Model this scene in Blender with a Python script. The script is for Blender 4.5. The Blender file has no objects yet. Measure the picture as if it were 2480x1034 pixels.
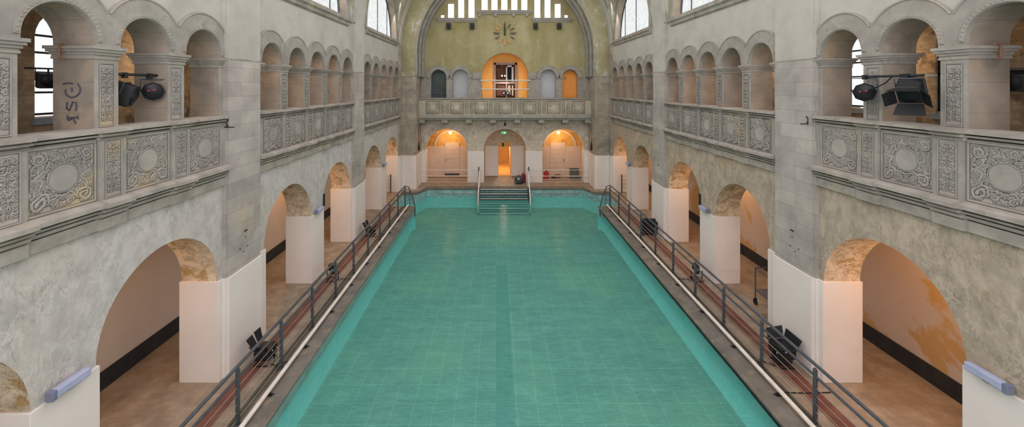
import bpy, bmesh, math, random
import numpy as np
from mathutils import Vector, Matrix
random.seed(7)
PI = math.pi
scn = bpy.context.scene
COL = scn.collection
R_ = math.radians

# ------------------------------------------------------------------ materials
def lin(c):
    c /= 255.0
    return c / 12.92 if c <= 0.04045 else ((c + 0.055) / 1.055) ** 2.4
KA = 1.45
def rgb(h, k=None):
    k = KA if k is None else k
    v = [min(lin(int(h[i:i+2], 16)) * k, 0.88) for i in (0, 2, 4)]
    return (v[0], v[1], v[2], 1)

class NT:
    def __init__(s, name):
        s.m = bpy.data.materials.new(name); s.m.use_nodes = True
        s.t = s.m.node_tree; s.t.nodes.clear()
        s.out = s.n('ShaderNodeOutputMaterial')
    def n(s, typ, **kw):
        nd = s.t.nodes.new(typ)
        for k, v in kw.items():
            if k.startswith('i_'):
                key = k[2:]
                nd.inputs[int(key) if key.isdigit() else key.replace('_', ' ')].default_value = v
            else: setattr(nd, k, v)
        return nd
    def l(s, a, b): s.t.links.new(a, b)
    def vec(s, mode='wall', scale=None):
        g = s.n('ShaderNodeNewGeometry'); sx = s.n('ShaderNodeSeparateXYZ'); s.l(g.outputs['Position'], sx.inputs[0])
        c = s.n('ShaderNodeCombineXYZ')
        if mode == 'wall':
            a = s.n('ShaderNodeMath', operation='ADD'); s.l(sx.outputs[0], a.inputs[0]); s.l(sx.outputs[1], a.inputs[1])
            s.l(a.outputs[0], c.inputs[0]); s.l(sx.outputs[2], c.inputs[1])
        else:
            s.l(sx.outputs[0], c.inputs[0]); s.l(sx.outputs[1], c.inputs[1])
        return c.outputs[0]
    def pos(s): return s.n('ShaderNodeNewGeometry').outputs['Position']
    def noise(s, scale, detail=5, rough=.6, vec=None, dist=0):
        nd = s.n('ShaderNodeTexNoise'); nd.inputs['Scale'].default_value = scale
        nd.inputs['Detail'].default_value = detail; nd.inputs['Roughness'].default_value = rough
        nd.inputs['Distortion'].default_value = dist
        s.l(vec if vec is not None else s.pos(), nd.inputs['Vector'])
        return nd.outputs['Fac']
    def ramp(s, fac, stops):
        r = s.n('ShaderNodeValToRGB'); e = r.color_ramp.elements
        while len(e) < len(stops): e.new(.5)
        for i, (p, c) in enumerate(stops): e[i].position = p; e[i].color = c
        s.l(fac, r.inputs[0]); return r.outputs[0]
    def mix(s, a, b, fac, typ='MIX'):
        m = s.n('ShaderNodeMix', data_type='RGBA', blend_type=typ)
        if isinstance(fac, (int, float)): m.inputs[0].default_value = fac
        else: s.l(fac, m.inputs[0])
        for v, i in ((a, 6), (b, 7)):
            if isinstance(v, tuple): m.inputs[i].default_value = v
            else: s.l(v, m.inputs[i])
        return m.outputs[2]

def W(v): return (v, v, v, 1)
def mk(name, stops, scale=3, detail=6, mode='wall', brick=None, stain=None, stain2=None, rough=.85, bump=.0, bscale=None,
       crease_tone=False, spec=.25, stretch=None, metal=0, veins=()):
    t = NT(name)
    vec = None
    if stretch:
        mp = t.n('ShaderNodeMapping'); mp.inputs['Scale'].default_value = stretch
        t.l(t.pos(), mp.inputs[0]); vec = mp.outputs[0]
    nz = t.noise(scale, detail, vec=vec)
    if isinstance(stops, str): col = t.mix(rgb(stops), rgb(stops), 0.0)
    else: col = t.ramp(nz, [(p, rgb(c)) for p, c in stops])
    for st in (stain, stain2):
        if st:
            f = t.ramp(t.noise(st[1], 5, .65, dist=.4), [(st[2], W(0)), (st[3], W(1))])
            if len(st) > 4:
                mm = t.n('ShaderNodeMath', operation='MULTIPLY', i_1=st[4]); t.l(f, mm.inputs[0]); f = mm.outputs[0]
            col = t.mix(col, rgb(st[0]), f)
    for vc, vs, vw, va, vm in veins:
        f = t.ramp(t.noise(vs, 6, .6, vec=vec, dist=.6), [(.5-vw, W(0)), (.5, W(va)), (.5+vw, W(0))])
        k = t.ramp(t.noise(vm, 3), [(.45, W(0)), (.58, W(1))])
        mm = t.n('ShaderNodeMath', operation='MULTIPLY'); t.l(f, mm.inputs[0]); t.l(k, mm.inputs[1])
        col = t.mix(col, rgb(vc), mm.outputs[0])
    hgt = None
    if brick:
        b = t.n('ShaderNodeTexBrick'); b.offset = brick.get('offset', .5)
        b.inputs['Scale'].default_value = 1
        b.inputs['Color1'].default_value = W(1); b.inputs['Color2'].default_value = W(brick.get('var', .85))
        b.inputs['Mortar'].default_value = W(brick.get('mortar', .55)) if not brick.get('mcol') else brick['mcol']
        b.inputs['Mortar Size'].default_value = brick.get('ms', .008)
        b.inputs['Mortar Smooth'].default_value = .3
        b.inputs['Brick Width'].default_value = brick['w']; b.inputs['Row Height'].default_value = brick['h']
        t.l(t.vec(mode), b.inputs['Vector'])
        col = t.mix(col, b.outputs['Color'], 1.0, 'MULTIPLY')
        hgt = b.outputs['Fac']
    if crease_tone:
        a = t.n('ShaderNodeAttribute', attribute_name='crease_tone')
        col = t.mix(col, rgb(crease_tone if isinstance(crease_tone, str) else '2c2b28'), a.outputs['Fac'])
    p = t.n('ShaderNodeBsdfPrincipled'); t.l(col, p.inputs['Base Color'])
    p.inputs['Roughness'].default_value = rough; p.inputs['Specular IOR Level'].default_value = spec
    p.inputs['Metallic'].default_value = metal
    if bump:
        bn = t.n('ShaderNodeBump'); bn.inputs['Strength'].default_value = bump; bn.inputs['Distance'].default_value = .02
        t.l(t.noise(bscale or scale * 3, 6, .65), bn.inputs['Height'])
        t.l(bn.outputs[0], p.inputs['Normal'])
    t.l(p.outputs[0], t.out.inputs[0])
    return t.m

def emit(name, col, strength, grid=None):
    t = NT(name); e = t.n('ShaderNodeEmission'); e.inputs[1].default_value = strength
    if grid:
        b = t.n('ShaderNodeTexBrick'); b.offset = 0
        b.inputs['Scale'].default_value = 1
        b.inputs['Color1'].default_value = rgb(col, 1); b.inputs['Color2'].default_value = rgb(grid[4] if len(grid) > 4 else col, 1)
        b.inputs['Mortar'].default_value = rgb(grid[3], 1)
        b.inputs['Mortar Size'].default_value = grid[2]; b.inputs['Brick Width'].default_value = grid[0]; b.inputs['Row Height'].default_value = grid[1]
        t.l(t.vec('wall'), b.inputs['Vector']); t.l(b.outputs[0], e.inputs[0])
    else: e.inputs[0].default_value = rgb(col, 1)
    t.l(e.outputs[0], t.out.inputs[0]); return t.m

M = {}
M['plasterL'] = mk('pale_plaster', [(.32, '97938f'), (.46, 'a29e9a'), (.60, 'aca8a4')], 6, 12, stain=('aaa093', .7, .47, .66, .55), stain2=('918f8a', 1.6, .54, .66, .45), stretch=(1, 1, .6), bump=.5, bscale=12, veins=(('7a7873', 3.2, .016, .6, 1.5), ('7f7c77', 7, .020, .55, 2.5), ('bab7b2', 5, .04, .5, 2)))
M['plasterR'] = mk('tan_plaster', [(.32, '8a7f71'), (.46, '958878'), (.60, 'a29585')], 6, 12, stain=('947f5c', .9, .57, .72, .6), stain2=('867d6f', 1.6, .54, .66, .5), stretch=(1, 1, .6), bump=.5, bscale=12, veins=(('6d6556', 3.2, .018, .6, 1.5), ('6d6557', 7, .022, .7, 2.5), ('b0a494', 5, .04, .5, 2)))
M['plasterUp'] = mk('smooth_plaster', [(.3, '94918a'), (.5, 'a09d95'), (.7, 'a9a59c')], 1.2, 6, stain=('8d8676', 1.2, .58, .72, .5), bump=.12)
M['olive'] = mk('olive_plaster', [(.3, '7f7751'), (.5, '8c8360'), (.7, '98906f')], .8, 6, stain=('9d9c8e', .7, .56, .70, .65), stain2=('726a2e', .55, .55, .68, .6), bump=.15, stretch=(1.3, 1, .45))
M['olivePier'] = mk('olive_pier_plaster', [(.3, '7b7558'), (.5, '8a8468'), (.7, '969078')], .9, 7, stain=('a9a598', .9, .53, .60, .8), stain2=('77714a', .6, .52, .62, .5), bump=.15)
M['farPlaster'] = mk('grey_far_plaster', [(.3, '9c9184'), (.5, 'afa293'), (.7, 'bfb2a2')], 5, 10, stain=('7a7466', 3, .55, .65, .5), bump=.3)
M['vault'] = mk('vault_plaster', [(.3, '7b7768'), (.5, '8e8a78'), (.7, 'a09c8c')], 1.2, 8, stain=('b3afa4', .8, .52, .6, .7), bump=.2)
M['ashlar'] = mk('ashlar_stone', [(.25, '86817d'), (.5, '9a948e'), (.75, 'aaa49b')], 1.6, 8, brick=dict(w=.95, h=.31, var=.82, mortar=.62, ms=.005), stain=('a58f68', .8, .58, .70, .4), stain2=('7f7c75', 1.4, .58, .68, .35), bump=.12)
M['stone'] = mk('grey_stone', [(.25, '74716b'), (.5, '87837b'), (.75, '98938a')], 2.2, 8, stain=('a39573', .7, .60, .72, .5), stain2=('6a6963', 2.2, .57, .68, .6), bump=.12)
M['stoneDark'] = mk('weathered_stone', [(.25, '76716a'), (.5, '8c867e'), (.75, '9e978d')], 3, 8, stain=('615e58', 1.6, .55, .70, .5), stain2=('a3957a', 1.1, .58, .68, .5), bump=.15)
M['stoneJamb'] = mk('reveal_stone', [(.25, '746c62'), (.5, '897e72'), (.75, '9c9083')], 1.4, 7, brick=dict(w=2.4, h=.44, var=.93, mortar=.72, ms=.005), stain=('a68c70', .9, .5, .66, .6), stain2=('5d5b57', 1.1, .56, .7, .6), bump=.1)
M['archIn'] = mk('peeling_arch_plaster', [(.3, '85765c'), (.45, 'a39480'), (.62, 'b8aa96')], 4, 12, stain=('c0b19c', 2.2, .50, .56, .75), stain2=('8d6f3c', 3.4, .54, .62, .75), bump=.7, veins=(('6b5630', 6, .03, .8, 2),))
M['grooveDark'] = mk('dark_groove_strip', [(.3, '2b2a28'), (.6, '3d3b38'), (.8, '57544f')], 4, 6)  # near-black colour of the strips set in the moulding grooves
M['relief'] = mk('carved_stone', [(.25, '787570'), (.5, '8a867f'), (.75, '99948c')], 2, 7, stain=('a5926c', .55, .60, .70, .6), crease_tone=True, bump=.05)
M['reliefFar'] = mk('far_carved_stone', [(.25, '8f897c'), (.5, 'a09888'), (.75, 'b0a795')], 2, 7, stain=('bdb39c', .9, .5, .64, .6), crease_tone='3b3a34', bump=.05)
M['ochreArch'] = mk('ochre_arch_plaster', [(.3, 'a97c3c'), (.5, 'bd9454'), (.7, 'c9a670')], 2, 9, stain=('8f6c3c', 2.2, .55, .66, .5), bump=.4)
M['dado'] = mk('white_board', [(.3, 'c2bab4'), (.7, 'cac3bd')], .8, 4, rough=.6)
M['aisleWall'] = mk('aisle_paint', [(.3, 'b4aaa0'), (.7, 'c0b6ac')], .7, 4)
M['aisleWallR'] = mk('aisle_paint_with_ochre', [(.3, 'b3a598'), (.7, 'bcaea1')], .7, 4, stain=('b08a4c', .42, .53, .56, .8))
M['black'] = mk('black_paint', [(.3, '131417'), (.7, '1b1d20')], 8, rough=.45, spec=.4)
M['baseb'] = mk('dark_skirting', [(.3, '24272a'), (.7, '303336')], 3, rough=.5)
M['rail'] = mk('dark_rail_paint', [(.3, '353a40'), (.7, '454a51')], 6, rough=.45, spec=.4)
M['wire'] = mk('steel_wire', [(.3, '83807c'), (.7, '97948f')], 6, rough=.35, metal=.4)
M['whitepipe'] = mk('white_pipe_paint', [(.3, 'b4aca4'), (.7, 'c8c0b8')], 5, rough=.4, spec=.4)
M['farpipe'] = mk('far_pipe_paint', [(.3, 'b8aea4'), (.7, 'cac0b6')], 5, rough=.5)
M['concrete'] = mk('coping_concrete', [(.25, '4f4c47'), (.5, '635f58'), (.75, '767068')], 1.8, 9, mode='floor', stain=('8a7765', 2.5, .55, .66, .5), bump=.2)
M['gutter'] = mk('dark_gutter', [(.3, '4a463d'), (.7, '5e594d')], 4, 6)
M['deck'] = mk('deck_tile', [(.25, '72655a'), (.5, '887a69'), (.75, '9b8e7d')], 2.2, 10, mode='floor', brick=dict(w=.15, h=.15, var=.86, mortar=.78, ms=.006, offset=0), stain=('84653e', .5, .52, .7, .6), rough=.55, spec=.35)
M['red'] = mk('red_brown_strip', [(.3, '56342b'), (.5, '644036'), (.7, '704b3f')], 2.2, 7, mode='floor', brick=dict(w=.3, h=2, var=.9, mortar=.8, ms=.004, offset=0), stain=('8a6654', 2, .55, .7, .4), rough=.6)
M['poolTile'] = mk('pale_blue_pool_tile', [(.25, '7d9695'), (.5, '96aead'), (.75, 'acbfbc')], 4, 7, brick=dict(w=.3, h=.2, var=.8, mortar=.72, ms=.012), stain=('5f7775', 2.2, .52, .68, .6), rough=.4, spec=.4)
M['poolEnd'] = mk('blue_end_tile', [(.25, '6a8f92'), (.5, '82acac'), (.75, '98bebb')], 5, 6, brick=dict(w=.22, h=.16, var=.75, mortar=.62, ms=.012), rough=.4, spec=.4)

def pool_floor_mat():
    t = NT('teal_pool_floor_tile')
    mp = t.n('ShaderNodeMapping'); mp.inputs['Scale'].default_value = (1, 3.2, 1); t.l(t.pos(), mp.inputs[0])
    col = t.ramp(t.noise(1.3, 8, .7, vec=mp.outputs[0]), [(.3, rgb('6e736a')), (.5, rgb('7e8278')), (.7, rgb('929488'))])
    f = t.ramp(t.noise(.35, 3), [(.5, W(0)), (.68, W(.6))]); col = t.mix(col, rgb('9c9a78'), f)
    # wavering grout grid
    nz = t.n('ShaderNodeTexNoise'); nz.inputs['Scale'].default_value = 1.6; nz.inputs['Detail'].default_value = 3
    t.l(t.pos(), nz.inputs['Vector'])
    sc = t.n('ShaderNodeVectorMath', operation='SCALE'); sc.inputs['Scale'].default_value = .075; t.l(nz.outputs['Color'], sc.inputs[0])
    ad = t.n('ShaderNodeVectorMath', operation='ADD'); t.l(t.vec('floor'), ad.inputs[0]); t.l(sc.outputs[0], ad.inputs[1])
    for w, ms, a in ((.47, .011, 1.5), (.47 / 3, .005, .86)):
        b = t.n('ShaderNodeTexBrick'); b.offset = 0
        b.inputs['Scale'].default_value = 1; b.inputs['Color1'].default_value = W(1); b.inputs['Color2'].default_value = W(.9)
        b.inputs['Mortar'].default_value = W(a); b.inputs['Mortar Size'].default_value = ms; b.inputs['Mortar Smooth'].default_value = .5
        b.inputs['Brick Width'].default_value = w; b.inputs['Row Height'].default_value = w * 1.25
        t.l(ad.outputs[0], b.inputs['Vector'])
        col = t.mix(col, b.outputs['Color'], .8, 'MULTIPLY')
    p = t.n('ShaderNodeBsdfPrincipled'); t.l(col, p.inputs['Base Color']); p.inputs['Roughness'].default_value = .6
    t.l(p.outputs[0], t.out.inputs[0]); return t.m
M['poolFloor'] = pool_floor_mat()
M['lane'] = mk('dark_teal_lane_tile', [(.3, '66766c'), (.7, '74857b')], 3, 6, mode='floor', brick=dict(w=.2, h=.16, var=.85, mortar=.8, ms=.006), rough=.6, stretch=(1, 4, 1))
M['poolUnder'] = mk('bright_turquoise_wall_tile', [(.3, '98dcd0'), (.5, 'aae6dc'), (.7, 'bcf0e6')], 3.5, 6, brick=dict(w=.3, h=.2, var=.93, mortar=.88, ms=.012), rough=.6)

def water_mat():
    t = NT('clear_turquoise_water')
    tr = t.n('ShaderNodeBsdfTransparent'); tr.inputs[0].default_value = (.62, .97, .95, 1)
    gl = t.n('ShaderNodeBsdfGlossy'); gl.inputs['Roughness'].default_value = .12; gl.inputs[0].default_value = W(1)
    mp = t.n('ShaderNodeMapping'); mp.inputs['Scale'].default_value = (1, 3.5, 1); t.l(t.pos(), mp.inputs[0])
    bn = t.n('ShaderNodeBump'); bn.inputs['Strength'].default_value = .5; bn.inputs['Distance'].default_value = .02
    t.l(t.noise(2.2, 5, .6, vec=mp.outputs[0]), bn.inputs['Height']); t.l(bn.outputs[0], gl.inputs['Normal'])
    fr = t.n('ShaderNodeFresnel'); fr.inputs[0].default_value = 1.33; t.l(bn.outputs[0], fr.inputs['Normal'])
    mm = t.n('ShaderNodeMath', operation='MULTIPLY', i_1=.16); t.l(fr.outputs[0], mm.inputs[0])
    mx = t.n('ShaderNodeMixShader'); t.l(mm.outputs[0], mx.inputs[0]); t.l(tr.outputs[0], mx.inputs[1]); t.l(gl.outputs[0], mx.inputs[2])
    df = t.n('ShaderNodeBsdfDiffuse')
    mp2 = t.n('ShaderNodeMapping'); mp2.inputs['Scale'].default_value = (.9, 5.5, 1); t.l(t.pos(), mp2.inputs[0])
    t.l(t.ramp(t.noise(5.0, 8, .75, vec=mp2.outputs[0]), [(.32, (.07, .40, .34, 1)), (.5, (.15, .56, .48, 1)), (.68, (.30, .74, .66, 1))]), df.inputs[0])
    m2 = t.n('ShaderNodeMixShader'); m2.inputs[0].default_value = .25; t.l(mx.outputs[0], m2.inputs[1]); t.l(df.outputs[0], m2.inputs[2])
    t.l(m2.outputs[0], t.out.inputs[0]); return t.m
M['water'] = water_mat()
M['brick'] = mk('old_tan_brick', [(.25, '74634f'), (.5, '94836d'), (.75, 'b09f88')], 3.5, 10, brick=dict(w=.25, h=.085, var=.75, mortar=.8, ms=.014), stain=('b09370', 1.6, .5, .6, .85), stain2=('5a4a3a', 2.4, .57, .64, .7), bump=.5)
M['galCeil'] = mk('gallery_brown_plaster', [(.3, '6d5a3c'), (.5, '8a744f'), (.7, 'a58c64')], 1.6, 8, stain=('4b3527', 1.8, .58, .62, .8), bump=.3)
M['galWarm'] = mk('gallery_warm_plaster', [(.3, 'a07a52'), (.5, 'b48c66'), (.7, 'c29e7c')], 1.8, 8, stain=('a5683f', 1.2, .52, .66, .6), bump=.2)
M['orange'] = mk('orange_paint', [(.3, 'c8924e'), (.5, 'd29c58'), (.7, 'dcaa6c')], 1.2, 5, stain=('cf9a6a', .8, .58, .68, .5))
M['orangeDoor'] = mk('orange_door_paint', [(.3, 'c87a38'), (.7, 'd88a46')], 1.2, 4)
M['ochre'] = mk('ochre_corridor_paint', [(.3, 'c89c5e'), (.7, 'd6ae72')], 1.2, 4)
M['greyDoor'] = mk('pale_grey_door', [(.3, '9a9b9d'), (.7, 'a6a7a9')], 1.2, 4, rough=.6)
M['darkDoor'] = mk('dark_slate_door', [(.3, '383f3d'), (.7, '48504d')], 1.2, 4, rough=.6)
M['whiteDoor'] = mk('cream_door', [(.3, 'baa594'), (.7, 'c6b2a2')], 1.5, 4, rough=.5)
M['wineFrame'] = mk('mauve_frame', [(.3, '7d6a6c'), (.7, '8d7a7c')], 3, rough=.6)
M['gold'] = mk('ochre_gilt', [(.3, 'a96f35'), (.7, 'c98b4a')], 6, rough=.45, spec=.5)
M['bronze'] = mk('dark_bronze', [(.3, '34302a'), (.7, '4a4438')], 6, rough=.45, spec=.5)
M['lampBox'] = mk('lavender_grey_plastic', [(.3, '8b8fa6'), (.7, '9a9eb4')], 3, rough=.5)
M['lampEnd'] = mk('slate_plastic', [(.3, '5f6376'), (.7, '6b6f82')], 3, rough=.5)
M['lens'] = mk('dark_lens_glass', [(.3, '101013'), (.7, '17171a')], 3, rough=.35, spec=.25)
M['redlens'] = mk('red_reflector', [(.3, 'a03540'), (.7, 'b84450')], 3, rough=.3)
M['steel'] = mk('grey_steel', [(.3, '7d868c'), (.7, '949ca2')], 3, rough=.4, metal=.3)
M['redbag'] = mk('red_plastic', [(.3, '9a2f2a'), (.7, 'ae3a33')], 3, rough=.5)
M['bagRed'] = mk('dark_red_cloth', [(.3, '5e1d24'), (.7, '7a2a30')], 5)
M['crate'] = mk('green_grey_crate', [(.3, '4a4f45'), (.7, '5a5f54')], 3, rough=.6)
M['brownCloth'] = mk('brown_cloth', [(.3, '6b5140'), (.7, '8a6a52')], 8)
M['graffiti'] = mk('dark_blue_spray', [(.3, '3c3c48'), (.7, '4a4a56')], 3)
M['pink'] = mk('dusty_pink_plaster', [(.3, '9b8d80'), (.5, 'a89a8d'), (.7, 'b3a598')], 2, 7, stain=('a78f72', .9, .52, .66, .6), bump=.15)
M['window'] = emit('daylit_glass_block', 'ecefee', 1.15, (.13, .13, .006, 'c9cdcb', 'dde0de'))
M['windowEnd'] = emit('bright_end_glass', 'ffffff', 1.5, (.2, .2, .008, 'e4e4ee', 'ffffff'))
M['windowGal'] = emit('daylit_gallery_glass', 'eef4f0', 1.15)
M['bulb'] = emit('warm_bulb_glow', 'ffd9a0', 9)
M['exit'] = emit('green_sign_glow', '3fbf6f', 1.1)
M['exitW'] = emit('white_sign_glow', 'd8ffe4', 1.3)
M['whiteLampGlow'] = emit('white_lamp_glow', 'fff4e4', 3)
M['doorglass'] = mk('dark_door_glass', [(.3, '0c0d0e'), (.7, '121314')], 3, rough=.5, spec=.1)

# ------------------------------------------------------------------ mesh builder
class MB:
    def __init__(s, f=None): s.v = []; s.f = []; s.mi = []; s.f_ = f; s.cur = 0; s.sm = []
    def mat(s, i): s.cur = i; return s
    def add(s, vs, fs, smooth=False):
        o = len(s.v)
        s.v += [tuple(s.f_(*p)) if s.f_ else tuple(p) for p in vs]
        for q in fs: s.f.append([o + i for i in q]); s.mi.append(s.cur); s.sm.append(smooth)
        return s
    def box(s, x0, x1, y0, y1, z0, z1):
        return s.add([(x0,y0,z0),(x1,y0,z0),(x1,y1,z0),(x0,y1,z0),(x0,y0,z1),(x1,y0,z1),(x1,y1,z1),(x0,y1,z1)],
              [(0,3,2,1),(4,5,6,7),(0,1,5,4),(1,2,6,5),(2,3,7,6),(3,0,4,7)])
    def bevbox(s, x0, x1, y0, y1, z0, z1, b=.01):
        bm = bmesh.new(); bmesh.ops.create_cube(bm, size=1)
        for v in bm.verts: v.co = Vector(((x0+x1)/2+v.co.x*(x1-x0), (y0+y1)/2+v.co.y*(y1-y0), (z0+z1)/2+v.co.z*(z1-z0)))
        bmesh.ops.bevel(bm, geom=bm.edges[:], offset=b, segments=2, affect='EDGES', profile=.5)
        bm.verts.index_update(); s.add([v.co[:] for v in bm.verts], [[v.index for v in f.verts] for f in bm.faces]); bm.free(); return s
    def prism(s, poly, axis, a, b):
        # poly in the plane, extruded along axis ('y': poly=(x,z); 'x': poly=(y,z); 'z': poly=(x,y))
        m = {'y': lambda p, t: (p[0], t, p[1]), 'x': lambda p, t: (t, p[0], p[1]), 'z': lambda p, t: (p[0], p[1], t)}[axis]
        n = len(poly)
        vs = [m(p, a) for p in poly] + [m(p, b) for p in poly]
        fs = [tuple(range(n))[::-1], tuple(range(n, 2*n))] + [(i, (i+1) % n, n+(i+1) % n, n+i) for i in range(n)]
        return s.add(vs, fs)
    def tube(s, pts, r, n=10, cap=True, closed=False):
        pts = [Vector(p) for p in pts]; N = len(pts); vs = []; fs = []
        up = None
        for i, p in enumerate(pts):
            a = pts[(i-1) % N] if closed or i > 0 else p; b = pts[(i+1) % N] if closed or i < N-1 else p
            d = (b - a).normalized()
            if up is None: up = Vector((0,0,1)) if abs(d.z) < .9 else Vector((1,0,0))
            u = d.cross(up)
            if u.length < 1e-4: u = d.cross(Vector((0,1,0)))
            u.normalize(); w = u.cross(d).normalized(); up = w
            rr = r[i] if isinstance(r, (list, tuple)) else r
            for k in range(n):
                t = 2*PI*k/n; vs.append(tuple(p + u*math.cos(t)*rr + w*math.sin(t)*rr))
        M_ = N if closed else N-1
        for i in range(M_):
            for k in range(n):
                j = (i+1) % N
                fs.append((i*n+k, i*n+(k+1) % n, j*n+(k+1) % n, j*n+k))
        s.add(vs, fs, True)
        if cap and not closed:
            s.add(vs[:n], [tuple(range(n))[::-1]]); s.add(vs[-n:], [tuple(range(n))])
        return s
    def lathe(s, prof, c, axis='z', n=20):
        # prof: (radius, height) list
        vs = []; fs = []
        for r, h in prof:
            for k in range(n):
                t = 2*PI*k/n; a, b = r*math.cos(t), r*math.sin(t)
                vs.append({'z': (c[0]+a, c[1]+b, c[2]+h), 'y': (c[0]+a, c[1]+h, c[2]+b), 'x': (c[0]+h, c[1]+a, c[2]+b)}[axis])
        for i in range(len(prof)-1):
            for k in range(n): fs.append((i*n+k, i*n+(k+1) % n, (i+1)*n+(k+1) % n, (i+1)*n+k))
        s.add(vs, fs, True)
        s.add(vs[:n], [tuple(range(n))[::-1]]); s.add(vs[-n:], [tuple(range(n))]); return s
    def sphere(s, c, r, n=14, sc=(1,1,1)):
        vs = []; fs = []; m = n//2
        for i in range(m+1):
            ph = PI*i/m
            for k in range(n): t = 2*PI*k/n; vs.append((c[0]+r*sc[0]*math.sin(ph)*math.cos(t), c[1]+r*sc[1]*math.sin(ph)*math.sin(t), c[2]+r*sc[2]*math.cos(ph)))
        for i in range(m):
            for k in range(n): fs.append((i*n+k, (i+1)*n+k, (i+1)*n+(k+1) % n, i*n+(k+1) % n))
        return s.add(vs, fs, True)
    def plate(s, outer, holes, t, fmap, reveal=None):
        # 2D outline (u,v) with holes, thickness t along w -> fmap(u,v,w)
        cu = bpy.data.curves.new('tmp', 'CURVE'); cu.dimensions = '2D'; cu.fill_mode = 'BOTH'; cu.extrude = t/2
        for poly in [outer] + list(holes):
            sp = cu.splines.new('POLY'); sp.points.add(len(poly)-1); sp.use_cyclic_u = True
            for i, p in enumerate(poly): sp.points[i].co = (p[0], p[1], 0, 1)
        ob = bpy.data.objects.new('tmp', cu); COL.objects.link(ob)
        dg = bpy.context.evaluated_depsgraph_get()
        me = bpy.data.meshes.new_from_object(ob.evaluated_get(dg), depsgraph=dg)
        base = s.cur
        for f in me.polygons:
            vs = [me.vertices[i].co for i in f.vertices]
            if reveal is not None: s.cur = reveal if abs(f.normal.z) < .5 else base
            s.add([fmap(v.x, v.y, v.z + t/2) for v in vs], [tuple(range(len(vs)))])
        s.cur = base
        bpy.data.objects.remove(ob); bpy.data.curves.remove(cu); bpy.data.meshes.remove(me)
        return s
    def build(s, name, mats, parent=None, loc=None, weld=True, fixn=True):
        me = bpy.data.meshes.new(name)
        me.from_pydata(s.v, [], s.f)
        if not isinstance(mats, (list, tuple)): mats = [mats]
        for m in mats: me.materials.append(M[m] if isinstance(m, str) else m)
        me.polygons.foreach_set('material_index', s.mi); me.polygons.foreach_set('use_smooth', s.sm)
        if weld or fixn:
            bm = bmesh.new(); bm.from_mesh(me)
            if weld: bmesh.ops.remove_doubles(bm, verts=bm.verts, dist=1e-5)
            if fixn: bmesh.ops.recalc_face_normals(bm, faces=bm.faces)
            bm.to_mesh(me); bm.free()
        if any(s.sm):
            try: me.set_sharp_from_angle(angle=R_(40))
            except Exception: pass
        o = bpy.data.objects.new(name, me); COL.objects.link(o)
        if parent is not None:
            o.parent = parent
        if loc: o.location = loc
        return o

def thing(name, label, cat, group=None, loc=(0,0,0), rz=0):
    o = bpy.data.objects.new(name, None); COL.objects.link(o); o.location = loc; o.rotation_euler = (0, 0, rz)
    o.empty_display_size = .1
    return tag(o, label, cat, group)
def tag(o, label, cat, group=None, kind=None):
    o['label'] = label; o['category'] = cat
    if group: o['group'] = group
    if kind: o['kind'] = kind
    return o
def struct(o, label=None, cat=None):
    o['kind'] = 'structure'
    if label: o['label'] = label
    if cat: o['category'] = cat
    return o
def dup(o, parent=None, loc=None):
    c = o.copy(); COL.objects.link(c)
    if parent is not None: c.parent = parent
    if loc is not None: c.location = loc
    for ch in list(o.children): dup(ch, c)
    return c

def arc(uc, vc, r, a0, a1, n):
    return [(uc + r*math.cos(a0+(a1-a0)*i/n), vc + r*math.sin(a0+(a1-a0)*i/n)) for i in range(n+1)]
def arcade(u0, u1, v0, v1, arches, n=28):
    """outline with openings cut up from the bottom edge; arches=(uc, r, spring)"""
    p = [(u0, v0)]
    for uc, r, vs in arches:
        p.append((uc-r, v0))
        a = arc(uc, vs, r, PI, 0, n)
        if abs(vs-v0) < 1e-6: a = a[1:]
        p += a
        if abs(vs-v0) > 1e-6: p.append((uc+r, v0))
    p += [(u1, v0), (u1, v1), (u0, v1)]
    return p

# ------------------------------------------------------------------ layout
CX, CZ, F = -.49, 6.1, 985.0
XP, XW = 6.15, 6.26            # pilaster face, wall face
BAY0, BAYW, PITCH = 2.15, 6.40, 7.60
T_LOW, T_UP = .75, .58
XA = 8.45                      # outer aisle wall
Z_GF = 4.30
bays = [BAY0 + PITCH*k for k in range(3)]
acen = [5.435 + PITCH*k for k in range(3)]      # centre of the pair of low arches
RL, RLS = 1.28, 2.08
low = lambda k: [acen[k]-1.69, acen[k]+1.69]
op_c = lambda k: [bays[k] + .135 + .465 + 1.30*i for i in range(5)]
SIDES = ((-1, 'left'), (1, 'right'))
def side(s): return lambda u, v, w: (s*(XW + w), u, v)

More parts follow.
